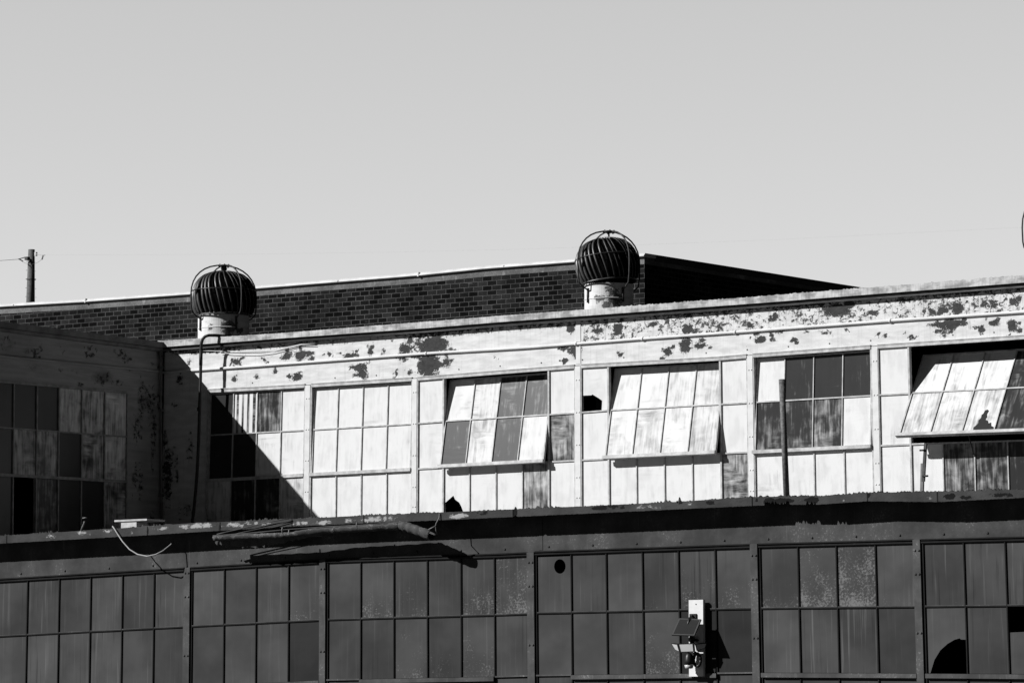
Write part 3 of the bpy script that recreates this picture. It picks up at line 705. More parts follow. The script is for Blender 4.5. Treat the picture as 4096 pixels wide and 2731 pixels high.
for bi, b in enumerate(lbays):
    E = [U(x, 2480, YL) for x in b['e']]; nE = len(E)
    w = MB()
    w.hbar(LH, E[0] - .01, E[-1] + .01, -.05, -.028, YL - .018, YL + .05); w.hbar(LH, E[0], E[-1], -.012, .006, YL - .024, YL - .001)
    for k in range(nE):
        wd = .040 if k == 0 else .017
        w.vbar(E[k], wd, YL - .004, YL + .05, zLb, LH(E[k]) - .05)
    w.hbar(LM, E[0] + .02, E[-1] - .01, -.012, .004, YL - .002, YL + .045)
    w.build('window_bars', M['lbar'], lb) if False else None
    fr = w.build('window', M['lbar'], lb)
    r = MB(); r.hbar(LM, E[0] + .02, E[-1] - .01, .005, .014, YL - .004, YL + .012); r.build('transom_cap', M['lrail'], lb, fr); r = MB()
    if bi in (2, 3): r.hbar(LLn, E[1], E[-2], -.065, -.005, YL - .035, YL + .01); r.hbar(LLn, E[0], E[1] - .01, -.014, .008, YL - .012, YL + .01); r.hbar(LLn, E[-2] + .01, E[-1], -.014, .008, YL - .012, YL + .01)
    else: r.hbar(LLn, E[0] + .01, E[-1], -.065, -.005, YL - .035, YL + .01)
    r.build('sill_rail', M['lrail'], lb, fr)
    g = MB(); yp = YL + .016
    for k in range(nE - 1):
        a, c = E[k] + (.020 if k == 0 else .0085), E[k + 1] - .0085
        for row in range(3):
            f0, f1 = ((lambda u: LM(u) + .004, lambda u: LH(u) - .05), (lambda u: LLn(u) - .0, lambda u: LM(u) - .012), (lambda u: zLb, lambda u: LLn(u) - .03))[row]
            hole = None; key = (bi, k, row)
            cv = lambda pts: [(unwarp_u(onY(x, y, yp)[0], onY(x, y, yp)[2]), onY(x, y, yp)[2]) for x, y in pts]
            if key == (3, 0, 0):
                hc = cv([(2239.5 + 23 * math.cos(t), 2264 + 29 * math.sin(t)) for t in [math.pi * 2 * i / 20 for i in range(20)]])
                sd = rs.random() * 40; z0_, z1_ = f0(a), f1(a) - .03; cc_ = (sum(p[0] for p in hc) / 20, sum(p[1] for p in hc) / 20); a_ = a + .015
                for i in range(20):
                    q4 = []
                    for j in (i, i + 1):
                        p = hc[j % 20]; dx, dz = p[0] - cc_[0], p[1] - cc_[1]
                        t_ = min([((c if dx > 0 else a_) - cc_[0]) / dx if abs(dx) > 1e-6 else 99, ((z1_ if dz > 0 else z0_) - cc_[1]) / dz if abs(dz) > 1e-6 else 99])
                        q4.append((p, (cc_[0] + dx * t_, cc_[1] + dz * t_)))
                    lp = [q4[0][0], q4[0][1], q4[1][1], q4[1][0]]
                    g.prism([(u, yp, z) for u, z in lp], [(u, yp + .006, z) for u, z in lp], (.07, .3, .2), [(u + sd * 7.3, z + sd * 3.1) for u, z in lp])
                for (cx_, cz_) in ((c, z0_), (c, z1_), (a_, z1_), (a_, z0_)):   # corners the fan leaves open
                    e = [(cc_[0] + (hc[i][0] - cc_[0]) * 1, 0) for i in range(1)]
                    best = sorted(range(20), key=lambda i: -((hc[i][0] - cc_[0]) * (cx_ - cc_[0]) + (hc[i][1] - cc_[1]) * (cz_ - cc_[1])) / (math.hypot(cx_ - cc_[0], cz_ - cc_[1])))
                    def edge(i):
                        dx, dz = hc[i % 20][0] - cc_[0], hc[i % 20][1] - cc_[1]
                        t_ = min([((c if dx > 0 else a_) - cc_[0]) / dx if abs(dx) > 1e-6 else 99, ((z1_ if dz > 0 else z0_) - cc_[1]) / dz if abs(dz) > 1e-6 else 99]); return (cc_[0] + dx * t_, cc_[1] + dz * t_)
                    for i in range(20):
                        p, q = edge(i), edge(i + 1)
                        if abs(p[0] - q[0]) > 1e-5 and abs(p[1] - q[1]) > 1e-5 and (abs(p[0] - cx_) < 1e-5 or abs(q[0] - cx_) < 1e-5) and (abs(p[1] - cz_) < 1e-5 or abs(q[1] - cz_) < 1e-5):
                            lp = [p, (cx_, cz_), q]; g.prism([(u, yp, z) for u, z in lp], [(u, yp + .006, z) for u, z in lp], (.07, .3, .2), [(u + sd * 7.3, z + sd * 3.1) for u, z in lp])
                continue
            if key == (5, 0, 1):
                q = cv([(3721, 2682), (3738, 2637), (3761, 2599.5), (3790, 2573.5), (3818, 2557), (3839.4, 2551), (3844, 2556), (3859, 2557)])
                hole = [(a, f0(a)), (q[0][0], f0(a))] + q[1:7] + [(c, q[7][1]), (c, f1(c)), (a, f1(a))]
            if key == (5, 2, 1):
                hole = [(a, f0(a)), (c, f0(c)), (c, f1(c) - .32), (a, f1(a) - .34)]
            sd = rs.random() * 40; tone = drk.get(key, rp.uniform(.046, .076))
            loop = hole or [(a, f0(a)), (c, f0(c)), (c, f1(c)), (a, f1(a))]
            uv = [(u + sd * 7.3, z + sd * 3.1) for u, z in loop]
            tl, tr = rp.uniform(-.006, .006), rp.uniform(-.006, .006)
            g.prism([(u, yp + (tl if z > LM(u) else tr) * (u - a), z) for u, z in loop], [(u, yp + .006, z) for u, z in loop], (tone, .3, .3), uv, 0, (lambda st_, sp_: [(tone, st_, sp_ + (.26 if z < (f0(u) + f1(u)) / 2 else -.25)) for u, z in loop])(stk.get(key, rp.uniform(.05, .6)) * 1.0, spk.get(key, rp.uniform(.15, .6))))
    g.build('glazing', M['lowpane'], lb, fr)
for (x0, x1) in ((737, 762), (1281, 1305), (2113, 2141), (3009, 3038), (3663, 3692)):
    m = MB(); ua, ub = U(x0, 2450, YL), U(x1, 2450, YL)
    m.box(ua, ub, YL - .028, YL + .06, zLb, LH(ua) + .0)
    for px_ in (2291, 2386, 2621):
        z = onY((x0 + x1) / 2, px_ - (x0 - 740) * .031, YL)[2]
        m.bolt(ua * .72 + ub * .28, YL - .028, z, .017); m.bolt(ua * .2 + ub * .8, YL - .028, z, .017)
    m.build('column', M['colm'], lb)
m = MB(); ub = U(2171, 2180, YL); m.box(ub - .06, ub, YL - .006, YL, LH(ub) + .02, LFB(ub)); m.build('cover_strip', M['dark'], lb)
m = MB(); m.box(UL0, UL1, YL - .02, YL + .2, 0, zLb); m.build('wall', M['dark'], lb)
m = MB(); m.box(UL0, UL1, YL + 1.6, YL + 1.7, 0, LFB(UL1) + .1 if False else LFB(UL0) - .02); m.box(UL0, UL1, YL + .25, YL + 1.6, zLb - .2, zLb - .1)
m.box(UL0 - .1, UL0, YL + .05, 0, 0, LFB(UL0) - .05); m.box(UL1, UL1 + .1, YL + .05, 0, 0, LFB(UL1) - .05)
m.build('interior_wall', M['black'], lb)

# ================================================================== BRICK BUILDING BEHIND
YBk = 6.5
bb = thing('brick_building', 'dark brick building with pale metal coping rising behind the white upper storey', 'building', onY(2578, 1100, YBk)[:2] + (0,))
BC = Curve([(-60, 1219), (0, 1215), (349, 1195), (769, 1165), (1019, 1143), (1680, 1090), (2000, 1057), (2100, 1051), (2295, 1036), (2578, 1012)], YBk - .04)
ubk = onY(2578, 1100, YBk)[0]; ub0 = onY(-200, 1200, YBk)[0]
D2 = 16.0
m = MB(); n = 24
cop = lambda u: BC(u) - .065
for i in range(n):
    a = ub0 + (ubk - ub0) * i / n; c = ub0 + (ubk - ub0) * (i + 1) / n
    m.add([(a, YBk, 5), (c, YBk, 5), (c, YBk, cop(c) - .12), (a, YBk, cop(a) - .12)])
zc = cop(ubk); zs = lambda y: zc + 0 * y
m.add([(ubk, YBk, 5), (ubk, YBk + D2, 5), (ubk, YBk + D2, zc - .12), (ubk, YBk, zc - .12)])
m.add([(ub0, YBk + D2, 5), (ub0, YBk, 5), (ub0, YBk, cop(ub0) - .12), (ub0, YBk + D2, cop(ub0) - .12)])
m.add([(ubk, YBk + D2, 5), (ub0, YBk + D2, 5), (ub0, YBk + D2, cop(ub0) - .12), (ubk, YBk + D2, zc - .12)])
m.build('wall', M['brick'], bb, dowarp=False)
m = MB()
for i in range(n):
    a = ub0 + (ubk - ub0) * i / n; c = ub0 + (ubk - ub0) * (i + 1) / n
    m.prism([(a, YBk - .004, cop(a) - .122), (c, YBk - .004, cop(c) - .122), (c, YBk - .004, cop(c)), (a, YBk - .004, cop(a))],
            [(a, YBk + .2, cop(a) - .122), (c, YBk + .2, cop(c) - .122), (c, YBk + .2, cop(c)), (a, YBk + .2, cop(a))])
m.box(ubk - .2, ubk + .004, YBk + .2, YBk + D2, zc - .122, zc)
m.build('concrete_band', M['conc'], bb, dowarp=False)
m = MB()
def copq(u, y): return None
for i in range(n):
    a = ub0 + (ubk - ub0) * i / n; c = ub0 + (ubk - ub0) * (i + 1) / n
    if i == n - 1: c = ubk + .03
    pf_ = ((-.045, -.066), (-.062, -.050), (-.058, -.036), (-.030, -.014), (-.030, 0), (.3, .0), (.3, -.066))
    for (y0, z0), (y1, z1) in zip(pf_, pf_[1:] + pf_[:1]): m.add([(a, YBk + y0, BC(a) + z0), (c, YBk + y0, BC(c) + z0), (c, YBk + y1, BC(c) + z1), (a, YBk + y1, BC(a) + z1)])
    if i in (0, n - 1): e = a if i == 0 else c; m.add([(e, YBk + y, BC(e) + z) for y, z in (pf_ if i == 0 else pf_[::-1])])
for px in (349, 1680): 
    u = onY(px, 1150, YBk)[0]; m.box(u - .015, u + .015, YBk - .066, YBk + .1, BC(u) - .07, BC(u) + .006)
for px in (62, 1359, 2022):
    u = onY(px, 1150, YBk)[0]; m.bolt(u, YBk - .055, BC(u) - .034, .016)
m.build('coping', M['coping'], bb, dowarp=False)
m = MB(); m.box(ubk - .25, ubk + .03, YBk + .3, YBk + D2, BC(ubk) - .11, BC(ubk)); m.build('side_coping', m_plain('dark_side_coping', .05, .8, .3, 5), bb, dowarp=False)
m = MB(); m.box(ub0, ubk - .2, YBk + .2, YBk + D2, zc - 1.0, zc - .9) if False else m.box(ub0, ubk - .25, YBk + .3, YBk + D2 - .01, cop(ub0) - .5, cop(ub0) - .4)
m.build('roof', M['roof'], bb, dowarp=False)

# ================================================================== TURBINE VENTS
def vent(cx, ytop, ybase, wpx, label, tilt, yv_, drumw, head_h, rod_top, drum_top):
    c = onY(cx, ybase, yv_); s = (onY(cx + 50, ybase, yv_)[0] - onY(cx - 50, ybase, yv_)[0]) * .8016 / 100   # metres per pixel
    zf = lambda py: onY(cx, py, yv_)[2]
    zroof = zf(ybase) - .25
    t = thing('turbine_vent', label, 'roof vent', (c[0], yv_, zroof), 'turbine vents on the upper roof')
    rd = drumw / 2 * s; z0 = zf(drum_top); rot = rd
    m = MB(); m.lathe((c[0], yv_, zroof), [(rd, 0), (rd, (z0 - zroof) * .62), (rd + .006, (z0 - zroof) * .62), (rd + .006, (z0 - zroof) * .65), (rd, (z0 - zroof) * .65), (rd, z0 - zroof), (rd * .97, z0 - zroof)], 40, at=(.8, 0, 0))
    rr = random.Random(int(cx)); bl = [(rr.uniform(0, 6.28), rr.uniform(.3, 1.) * (z0 - zroof) + zroof, rr.uniform(.1, .3), rr.uniform(.03, .08)) for _ in range(9)] + [(5.6, zroof + .6 * (z0 - zroof), .35, .16)]
    nt_ = []
    for f, at in zip(m.f, m.at):
        L = []
        for i in f:
            p = m.v[i]; an = math.atan2(p[1] - yv_, p[0] - c[0]) % 6.283; v = 0.12
            L.append((v, 0, 0))
        nt_.append(L)
    m.at = nt_
    # denser grid for the peeling: replace the plain barrel
    m2 = MB(); nz = 14; na = 64
    def fn(a, b):
        an = 2 * math.pi * a; return (c[0] + (rd + .002) * math.cos(an), yv_ + (rd + .002) * math.sin(an), zroof + (z0 - zroof) * b)
    def af(p):
        an = math.atan2(p[1] - yv_, p[0] - c[0]) % 6.283
        return (max([0.1] + [.9 * max(0, min(1, 1.4 - ((an - q[0]) / q[2]) ** 2 - ((p[2] - q[1]) / q[3]) ** 2)) for q in bl]), 0, 0)
    m2.grid(na, nz, fn, af)
    m2.tube([(c[0] + (rd + .004) * math.cos(2 * math.pi * k / 32), yv_ + (rd + .004) * math.sin(2 * math.pi * k / 32), zroof + (z0 - zroof) * .62) for k in range(33)], .008, 5)
    m2.lathe((c[0], yv_, z0), [(rd * .2, -.02), (rd * .98, -.0)], 24)
    m2.build('drum', M['drum'], t, dowarp=False)
    # rotor: onion of twisted vanes
    Rm = wpx / 2 * s; hb_, ht = zf(head_h[1]), zf(head_h[0]); Hh = ht - hb_
    prof = [(.86, 0), (.95, .14), (.995, .30), (1.0, .44), (.975, .58), (.91, .70), (.80, .82), (.64, .91), (.42, .97), (.20, 1.0)]
    T = [i / 22 for i in range(23)]
    pr = lambda t_: (float(np.interp(t_, [p[1] for p in prof], [p[0] for p in prof])) * Rm, t_ * Hh)
    tl = R_(tilt); zc_ = hb_
    def tf(x, y, z):   # tilt in the picture plane
        return (c[0] + x * math.cos(tl) + z * math.sin(tl), yv_ + y, zc_ + z * math.cos(tl) - x * math.sin(tl))
    m = MB(); NV = 32; TW = R_(23); TS = [i / 26 for i in range(27)]
    rv = random.Random(int(cx) + 5)
    for k in range(NV):
        b0 = len(m.v); jk = rv.uniform(-.03, .03); bend = rv.uniform(-.05, .08) if rv.random() < .3 else 0
        for t_ in TS:
            tt = 1 - (1 - t_) ** 1.5; r, z = pr(tt); an = 2 * math.pi * k / NV + jk + TW * (1 - t_) ** 1.1 + bend * math.sin(math.pi * t_)
            for fr_, da in ((1.0, 0), (.985, R_(2.9)), (.90, R_(5.2))):
                m.v.append(tf(r * fr_ * math.cos(an + da), r * fr_ * math.sin(an + da), z))
        for j in range(len(TS) - 1):
            for q in (0, 1): m.face([b0 + 3 * j + q, b0 + 3 * j + q + 1, b0 + 3 * j + 4 + q, b0 + 3 * j + 3 + q], sm=True)
    # hoop, bottom ring, top cap
    for tt, rr_, w_ in ((.56, 1.004, .006), (.015, 1.0, .014)):
        r, z = pr(tt)
        m.tube([tf(r * rr_ * math.cos(2 * math.pi * q / 48), r * rr_ * math.sin(2 * math.pi * q / 48), z) for q in range(49)], w_, 6)
    hd = m.build('turbine_head', M['vane'], t, dowarp=False)
    mod = hd.modifiers.new('thick', 'SOLIDIFY'); mod.thickness = .004
    m = MB(); lc = [(pr(x)[0] * .86, pr(x)[1]) for x in (0, .2, .4, .6, .8, .93)]  # black shell added inside the vanes, its colour stands for shade in the gaps
    nn = 20
    for i in range(len(lc) - 1):
        for q in range(nn):
            a0, a1 = 2 * math.pi * q / nn, 2 * math.pi * (q + 1) / nn
            m.add([tf(lc[i][0] * math.cos(a0), lc[i][0] * math.sin(a0), lc[i][1]), tf(lc[i][0] * math.cos(a1), lc[i][0] * math.sin(a1), lc[i][1]), tf(lc[i + 1][0] * math.cos(a1), lc[i + 1][0] * math.sin(a1), lc[i + 1][1]), tf(lc[i + 1][0] * math.cos(a0), lc[i + 1][0] * math.sin(a0), lc[i + 1][1])], sm=True)
    for tt in (.93, .97, .995):
        pass
    cp = [(pr(.90)[0], pr(.90)[1]), (pr(.95)[0], pr(.95)[1]), (pr(.985)[0] * .8, pr(.99)[1]), (.02, Hh)]
    for i in range(3):
        for q in range(nn):
            a0, a1 = 2 * math.pi * q / nn, 2 * math.pi * (q + 1) / nn
            m.add([tf(cp[i][0] * .93 * math.cos(a0), cp[i][0] * .93 * math.sin(a0), cp[i][1] - .01), tf(cp[i][0] * .93 * math.cos(a1), cp[i][0] * .93 * math.sin(a1), cp[i][1] - .01), tf(cp[i + 1][0] * .93 * math.cos(a1), cp[i + 1][0] * .93 * math.sin(a1), cp[i + 1][1] - .01), tf(cp[i + 1][0] * .93 * math.cos(a0), cp[i + 1][0] * .93 * math.sin(a0), cp[i + 1][1] - .01)], sm=True)
    m.build('dark_inner_shell', M['black'], t, dowarp=False)
    # four brace rods meeting above the head
    zt = zf(rod_top)
    for k in range(4):
        an = R_((-21 if cx < 4000 else 37) + 90 * k); ca, sa = math.cos(an), math.sin(an); g = Rm * 1.15
        pts = [(rd, z0 - .22), (rd + .02, z0 - .10), (rd * .5 + g * .5, z0 - .055), (g * .95, z0 + .0), (g * .985, hb_ + Hh * .15)]
        for q in range(9):
            f = q / 8 * math.pi / 2
            pts.append((g * math.cos(f) ** .92 if f < 1.5 else .06, hb_ + Hh * .42 + (zt - hb_ - Hh * .42) * math.sin(f) ** .85))
        pts.append((0, zt))
        m = MB(); m.tube([(c[0] + r * ca, yv_ + r * sa, z) for r, z in pts], .0125, 8)
        # flattened foot bolted to the drum
        m.tube([(c[0] + (rd + .012) * ca, yv_ + (rd + .012) * sa, z0 - .30), (c[0] + (rd + .012) * ca, yv_ + (rd + .012) * sa, z0 - .07)], .020, 6)
        m.build('brace', M['rod'], t, dowarp=False)
    m = MB(); m.lathe((c[0], yv_, zt), [(.03, -.03), (.10, -.015), (.10, .008), (.03, .012)], 16); m.lathe((c[0], yv_, ht), [(.005, -.03), (.05, .02), (.055, .05), (.03, .085), (.004, .1)] if tilt == 0 else [(.005, .02), (.012, .03), (.012, .06), (.004, .07)], 14)
    m.lathe((c[0], yv_, zt), [(.014, -.08), (.014, 0)], 8)
    for q in range(6):
        a = q * 1.047 + .3; m.lathe((c[0] + .085 * math.cos(a), yv_ + .085 * math.sin(a), zt), [(.012, -.035), (.012, .02)], 6)
    m.build('hub', M['rod'], t, dowarp=False)
    return t
YV = 1.0
vent(894, 0, 1355, 246, 'black ribbed turbine vent on a stubby pale drum, upright, beside the black hose', 0, YV, 194, (1084, 1266), 1062, 1256)
vent(2436, 0, 1235, 262, 'tilted black ribbed turbine vent on a peeling drum, in front of the brick corner', -7, YV, 198, (950, 1135), 926, 1140)
vent(4233, 0, 1090, 270, 'turbine vent cut off by the right edge, only its curved brace rod in view', 0, YV, 214, (790, 1000), 768, 990)

# ================================================================== HOSE, CABLES, PIPES
yh = -.30
hp = [onY(925, 1346, .1), onY(892, 1344, -.05), onY(862, 1341, -.18), onY(835, 1341, -.26)] + [onY(x, y, yh) for x, y in ((820, 1346), (811, 1356), (806, 1372), (804, 1400), (803, 1460), (802, 1530), (799, 1600), (795, 1750), (789, 1880), (783, 1960), (775, 2040), (766, 2110), (762, 2150))]
t = thing('drain_hose', 'black hose bent over the upper eave, hanging left of the first window', 'hose', hp[-1])
m = MB(); m.tube(hp, .026, 10); m.build('hose', M['hose'], t, dowarp=False)
m = MB(); m.tube([hp[7], hp[8]], .030, 10); m.build('clamp', M['hose'], t, dowarp=False); m = MB(); q = onY(796, 1636, yh); m.tube([(q[0], q[1], q[2] - .03), (q[0], q[1], q[2] + .03)], .034, 10); m.build('clamp', M['hose'], t, dowarp=False)

wp = [onY(x, y, -.03) for x, y in ((700, 1400), (790, 1402), (880, 1404), (960, 1405), (1030, 1404), (1090, 1400), (1150, 1388), (1208, 1376), (1260, 1374))]
t = thing('wall_cable', 'thin loose cable sagging under the upper eave above the first window', 'cable', wp[0]); m = MB(); m.tube(wp, .006, 6); m.tube([(p[0], p[1] - .01, p[2] - .03 - .02 * math.sin(i)) for i, p in enumerate(wp[2:])], .005, 6)
m.build('cable', M['trim'], t, dowarp=False)
cq = [onU(x, y, uo + .05) for x, y in ((641, 1375), (643, 1500), (645, 1700), (646, 1900), (646, 2110))]
t = thing('corner_pipe', 'thin dark pipe running down the shaded corner of the upper walls', 'pipe', cq[-1]); m = MB(); m.tube(cq, .018, 8); m.build('pipe', M['soffit'], t, dowarp=False)
for x, y in ((643, 1470), (645, 1640), (646, 1980)):
    m = MB(); q = onU(x, y, uo + .045); m.box(q[0] - .045, q[0] + .03, q[1] - .035, q[1] + .03, q[2] - .02, q[2] + .02); m.build('clip', M['steel'], t, dowarp=False)

ys = YL + .35
a = onY(3127, 1517, ys); b = onY(3148, 2030, ys)
t = thing('vent_pipe', 'tall rusty pipe rising from the lower roof in front of the nearly closed window', 'pipe', b)
m = MB(); m.tube([b, ((a[0] + b[0]) / 2, ys, (a[2] + b[2]) / 2), a], .042, 20); m.build('pipe', M['post'], t, dowarp=False)

t = thing('metal_post', 'rusty two-piece bolted metal bar leaning on the lower roof left of the dark panes', 'metal bar', onY(3683, 2000, ys))
m = MB(); p0, p1 = onY(3685, 1990, ys), onY(3690, 1852, ys); m.prism([(p0[0] - .022, ys, p0[2]), (p0[0] + .022, ys, p0[2]), (p1[0] + .022, ys, p1[2]), (p1[0] - .03, ys, p1[2])], [(p0[0] - .022, ys + .03, p0[2]), (p0[0] + .022, ys + .03, p0[2]), (p1[0] + .022, ys + .03, p1[2]), (p1[0] - .03, ys + .03, p1[2])])
m.build('lower_bar', M['steel'], t, dowarp=False)
m = MB(); p0, p1 = onY(3693, 1925, ys - .02), onY(3701, 1774, ys - .02); m.prism([(p0[0] - .02, ys - .03, p0[2]), (p0[0] + .02, ys - .03, p0[2]), (p1[0] + .022, ys - .03, p1[2]), (p1[0] - .016, ys - .03, p1[2])], [(p0[0] - .02, ys - .002, p0[2]), (p0[0] + .02, ys - .002, p0[2]), (p1[0] + .022, ys - .002, p1[2]), (p1[0] - .016, ys - .002, p1[2])])
m.build('upper_bar', M['rod'], t, dowarp=False)
for x, y, dx in ((3693, 1800, -1), (3705, 1903, 1)):
    m = MB(); q = onY(x, y, ys - .03); m.tube([(q[0] - .05, q[1] - .006, q[2]), (q[0] + .03, q[1] - .006, q[2])], .014, 6); m.build('bolt', M['boltd'], t, dowarp=False)

# stay of the wide open window
q0 = onY(3864, 1706, -.28); q1 = onY(3898, 1822, -.03)
t = thing('window_stay', 'thin dark stay rod propping the widest open window', 'stay rod', q1); m = MB(); m.tube([q0, q1], .010, 6)
m.tube([(q1[0] - .02, q1[1], q1[2]), (q1[0] + .02, q1[1], q1[2] + .01)], .014, 6); m.build('rod', M['rod'], t, dowarp=False)

# cable loop under the lower eave
cp = [onY(x, y, yy) for x, y, yy in ((450, 2104, yo - .02), (458, 2114, yo - .03), (470, 2134, yo - .04), (490, 2164, yo - .05), (518, 2196, yo - .06), (550, 2216, yo - .06), (588, 2224, yo - .05), (622, 2217, yo - .02), (652, 2202, yo + .05), (683, 2177, yo + .15), (690, 2168, yo + .2))]
t = thing('hanging_cable', 'pale cable hanging in a loop below the rusty lower eave', 'cable', cp[5]); m = MB(); m.tube(cp, .010, 8); m.build('cable', M['cable'], t, dowarp=False)

# little capped vent on the lower roof
yc = yo + .12
a = onY(484, 2110, yc); b = onY(546, 2086, yc)
t = thing('roof_cap', 'small pale sheet metal box with a flat overhanging lid on the lower eave', 'roof cap', a)
m = MB(); m.box(a[0], b[0], yc, yc + .25, a[2] - .06, b[2]); m.build('box', M['capm'], t, dowarp=False)
a2 = onY(450, 2086, yc - .06); b2 = onY(580, 2076, yc - .06)
m = MB(); m.box(a2[0], b2[0], yc - .02, yc + .40, b2[2] - .016, b2[2] + .012); m.build('lid', M['capm'], t, dowarp=False)
# bent stub
sp = [onY(x, y, yo + .2) for x, y in ((324, 2122), (330, 2106), (337, 2090), (338, 2084))]
t = thing('bent_stub', 'small bent metal stub on the lower roof edge below the dark wing windows', 'metal stub', sp[0]); m = MB(); m.tube(sp, .012, 8); m.tube([(sp[3][0] - .04, sp[3][1], sp[3][2] + .05), (sp[3][0] + .04, sp[3][1], sp[3][2] + .055)], .010, 6); m.build('stub', M['steel'], t, dowarp=False)

# ---- broken gutter
yg = yo - .10
gt = thing('broken_gutter', 'broken half-round gutter hanging under the lower eave with its end twisted down', 'gutter', onY(1300, 2140, yg))
def gut(name, path, r0, r1, seed, arc=(180, 360), tw=0, parent=None, ragged=.3):
    m = MB(); rg = random.Random(seed); n = len(path) - 1; K = 10; b = len(m.v); fine = []
    P = []
    for i in range(n):
        for k in range(12): 
            f = k / 12; P.append([path[i][j] * (1 - f) + path[i + 1][j] * f for j in range(3)])
    P.append(list(path[-1])); nP = len(P)
    for i, p in enumerate(P):
        r = (r0 + (r1 - r0) * i / (nP - 1)) * (1 + .06 * math.sin(i * 1.1 + seed) + rg.uniform(-.03, .03)); e1 = arc[1] - (ragged * rg.random() ** 2 * 150 * (.5 + .5 * math.sin(i * .35))); e0 = arc[0] + tw * i / nP
        d = Vector(P[min(i + 1, nP - 1)]) - Vector(P[max(i - 1, 0)]); d.normalize()
        side = d.cross(Vector((0, 0, 1))).normalized(); up = side.cross(d).normalized()
        for k in range(K + 1):
            a = R_(e0 + (e1 + tw * i / nP - e0) * k / K); q = Vector(p) + side * math.cos(a) * r + up * math.sin(a) * r; fine.append(tuple(q))
    m.v = fine
    for i in range(nP - 1):
        for k in range(K): m.face([i * (K + 1) + k, i * (K + 1) + k + 1, (i + 1) * (K + 1) + k + 1, (i + 1) * (K + 1) + k], sm=True, at=(.5, .22, 0))
    o = m.build(name, M['gutter'], gt, dowarp=False); md = o.modifiers.new('t', 'SOLIDIFY'); md.thickness = .006; return o
# main run: trough seen from below and front; arc from front lip under to the back
g1 = [onY(862, 2144, yg), onY(1000, 2138, yg), onY(1145, 2132, yg), onY(1300, 2112, yg), onY(1450, 2104, yg), onY(1612, 2094, yg)]
gut('trough', g1, .062, .078, 2, (165, 372))
g2 = [onY(1608, 2095, yg), onY(1660, 2112, yg - .01), onY(1728, 2138, yg - .02)]
gut('broken_end', g2, .082, .080, 4, (150, 395), tw=20, ragged=.1)
m = MB()   # rolled front lip
lip = [onY(852, 2142, yg - .06), onY(1000, 2131, yg - .07), onY(1145, 2117, yg - .075), onY(1300, 2106, yg - .075), onY(1450, 2099, yg - .075), onY(1608, 2087, yg - .075), onY(1625, 2090, yg - .07), onY(1706, 2118, yg - .07)]
m.tube(lip, .008, 8); m.build('rolled_lip', M['gutter'], gt, dowarp=False)
for x, y in ((1142, 2120), (1440, 2100)):
    m = MB(); q = onY(x, y, yg)
    pts = [(q[0], q[1] + .08 * math.cos(R_(a)), q[2] + .0 + .08 * math.sin(R_(a))) for a in range(150, 380, 20)]
    m.tube(pts, .010, 6); m.build('bracket', M['steel'], gt, dowarp=False)
m = MB(); m.tube([onY(x, y, yy) for x, y, yy in ((1758, 2052, yo - .015), (1757, 2070, yo - .02), (1745, 2092, yo - .06), (1742, 2103, yg - .05), (1708, 2120, yg - .07))], .009, 6)
m.tube([onY(x, y, yy) for x, y, yy in ((1742, 2100, yg - .05), (1744, 2120, yg - .02), (1748, 2136, yg + .03))], .009, 6)
m.build('hook', M['steel'], gt, dowarp=False)
m = MB(); m.tube([onY(x, y, yo - .05) for x, y in ((868, 2136), (900, 2128), (1000, 2105), (1080, 2085), (1155, 2073))], .009, 6); m.tube([onY(x, y, yo - .03) for x, y in ((878, 2150), (960, 2130), (1100, 2100), (1160, 2084))], .006, 6)
m.build('loose_strap', M['gutter'], gt, dowarp=False)
# torn sheet hanging under its left half
m = MB(); rg = random.Random(8); N_ = 50; top = []; bot = []
for i in range(N_ + 1):
    x = 860 + (1290 - 860) * i / N_; yt = 2150 - (x - 860) * .025; dep = (22 + 20 * math.sin(math.pi * min(1, i / 34)) + rg.uniform(-4, 6)) * (1 if i < 34 else max(.25, 1 - (i - 34) / 14))
    top.append(onY(x, yt, yg + .04)); bot.append(onY(x, yt + dep, yg + .10))
for i in range(N_): m.add([bot[i], bot[i + 1], top[i + 1], top[i]])
o = m.build('torn_sheet', M['gutter'], gt, dowarp=False); md = o.modifiers.new('t', 'SOLIDIFY'); md.thickness = .005

# ================================================================== SOLAR FLOODLIGHT
yb = YL - .03
sl = thing('security_light', 'solar floodlight with three pale lamp heads on a white board screwed to the dark windows', 'floodlight', onY(2785, 2703, yb))
def P(x, y, d): return onY(x, y, yb - d)
a = P(2756, 2704, .05); b = P(2812, 2397, .05)
m = MB(); m.box(a[0], b[0], yb - .05, yb, a[2], b[2]); m.build('mounting_board', M['wood'], sl, dowarp=False)
m = MB()   # solar panel, tilted back: lower edge farther out
cs = [P(2686, 2537, .34), P(2777, 2540, .34), P(2804, 2475, .14), P(2716, 2471, .14)]
nrm = (Vector(cs[1]) - Vector(cs[0])).cross(Vector(cs[3]) - Vector(cs[0])).normalized()
bk = [tuple(Vector(c_) - nrm * .02) for c_ in cs]
m.prism(cs, bk); m.build('solar_panel', M['pframe'], sl, dowarp=False)
cc = sum((Vector(c_) for c_ in cs), Vector()) / 4
ins = [tuple(cc + (Vector(c_) - cc) * .86 + nrm * .003) for c_ in cs]; ib = [tuple(cc + (Vector(c_) - cc) * .86 - nrm * .0005) for c_ in cs]
pan = [o for o in sl.children if o.name.startswith('solar_panel')][0] if len(sl.children) else None
m = MB(); m.prism(ins, ib); m.build('cells', M['solar'], sl, pan, dowarp=False)
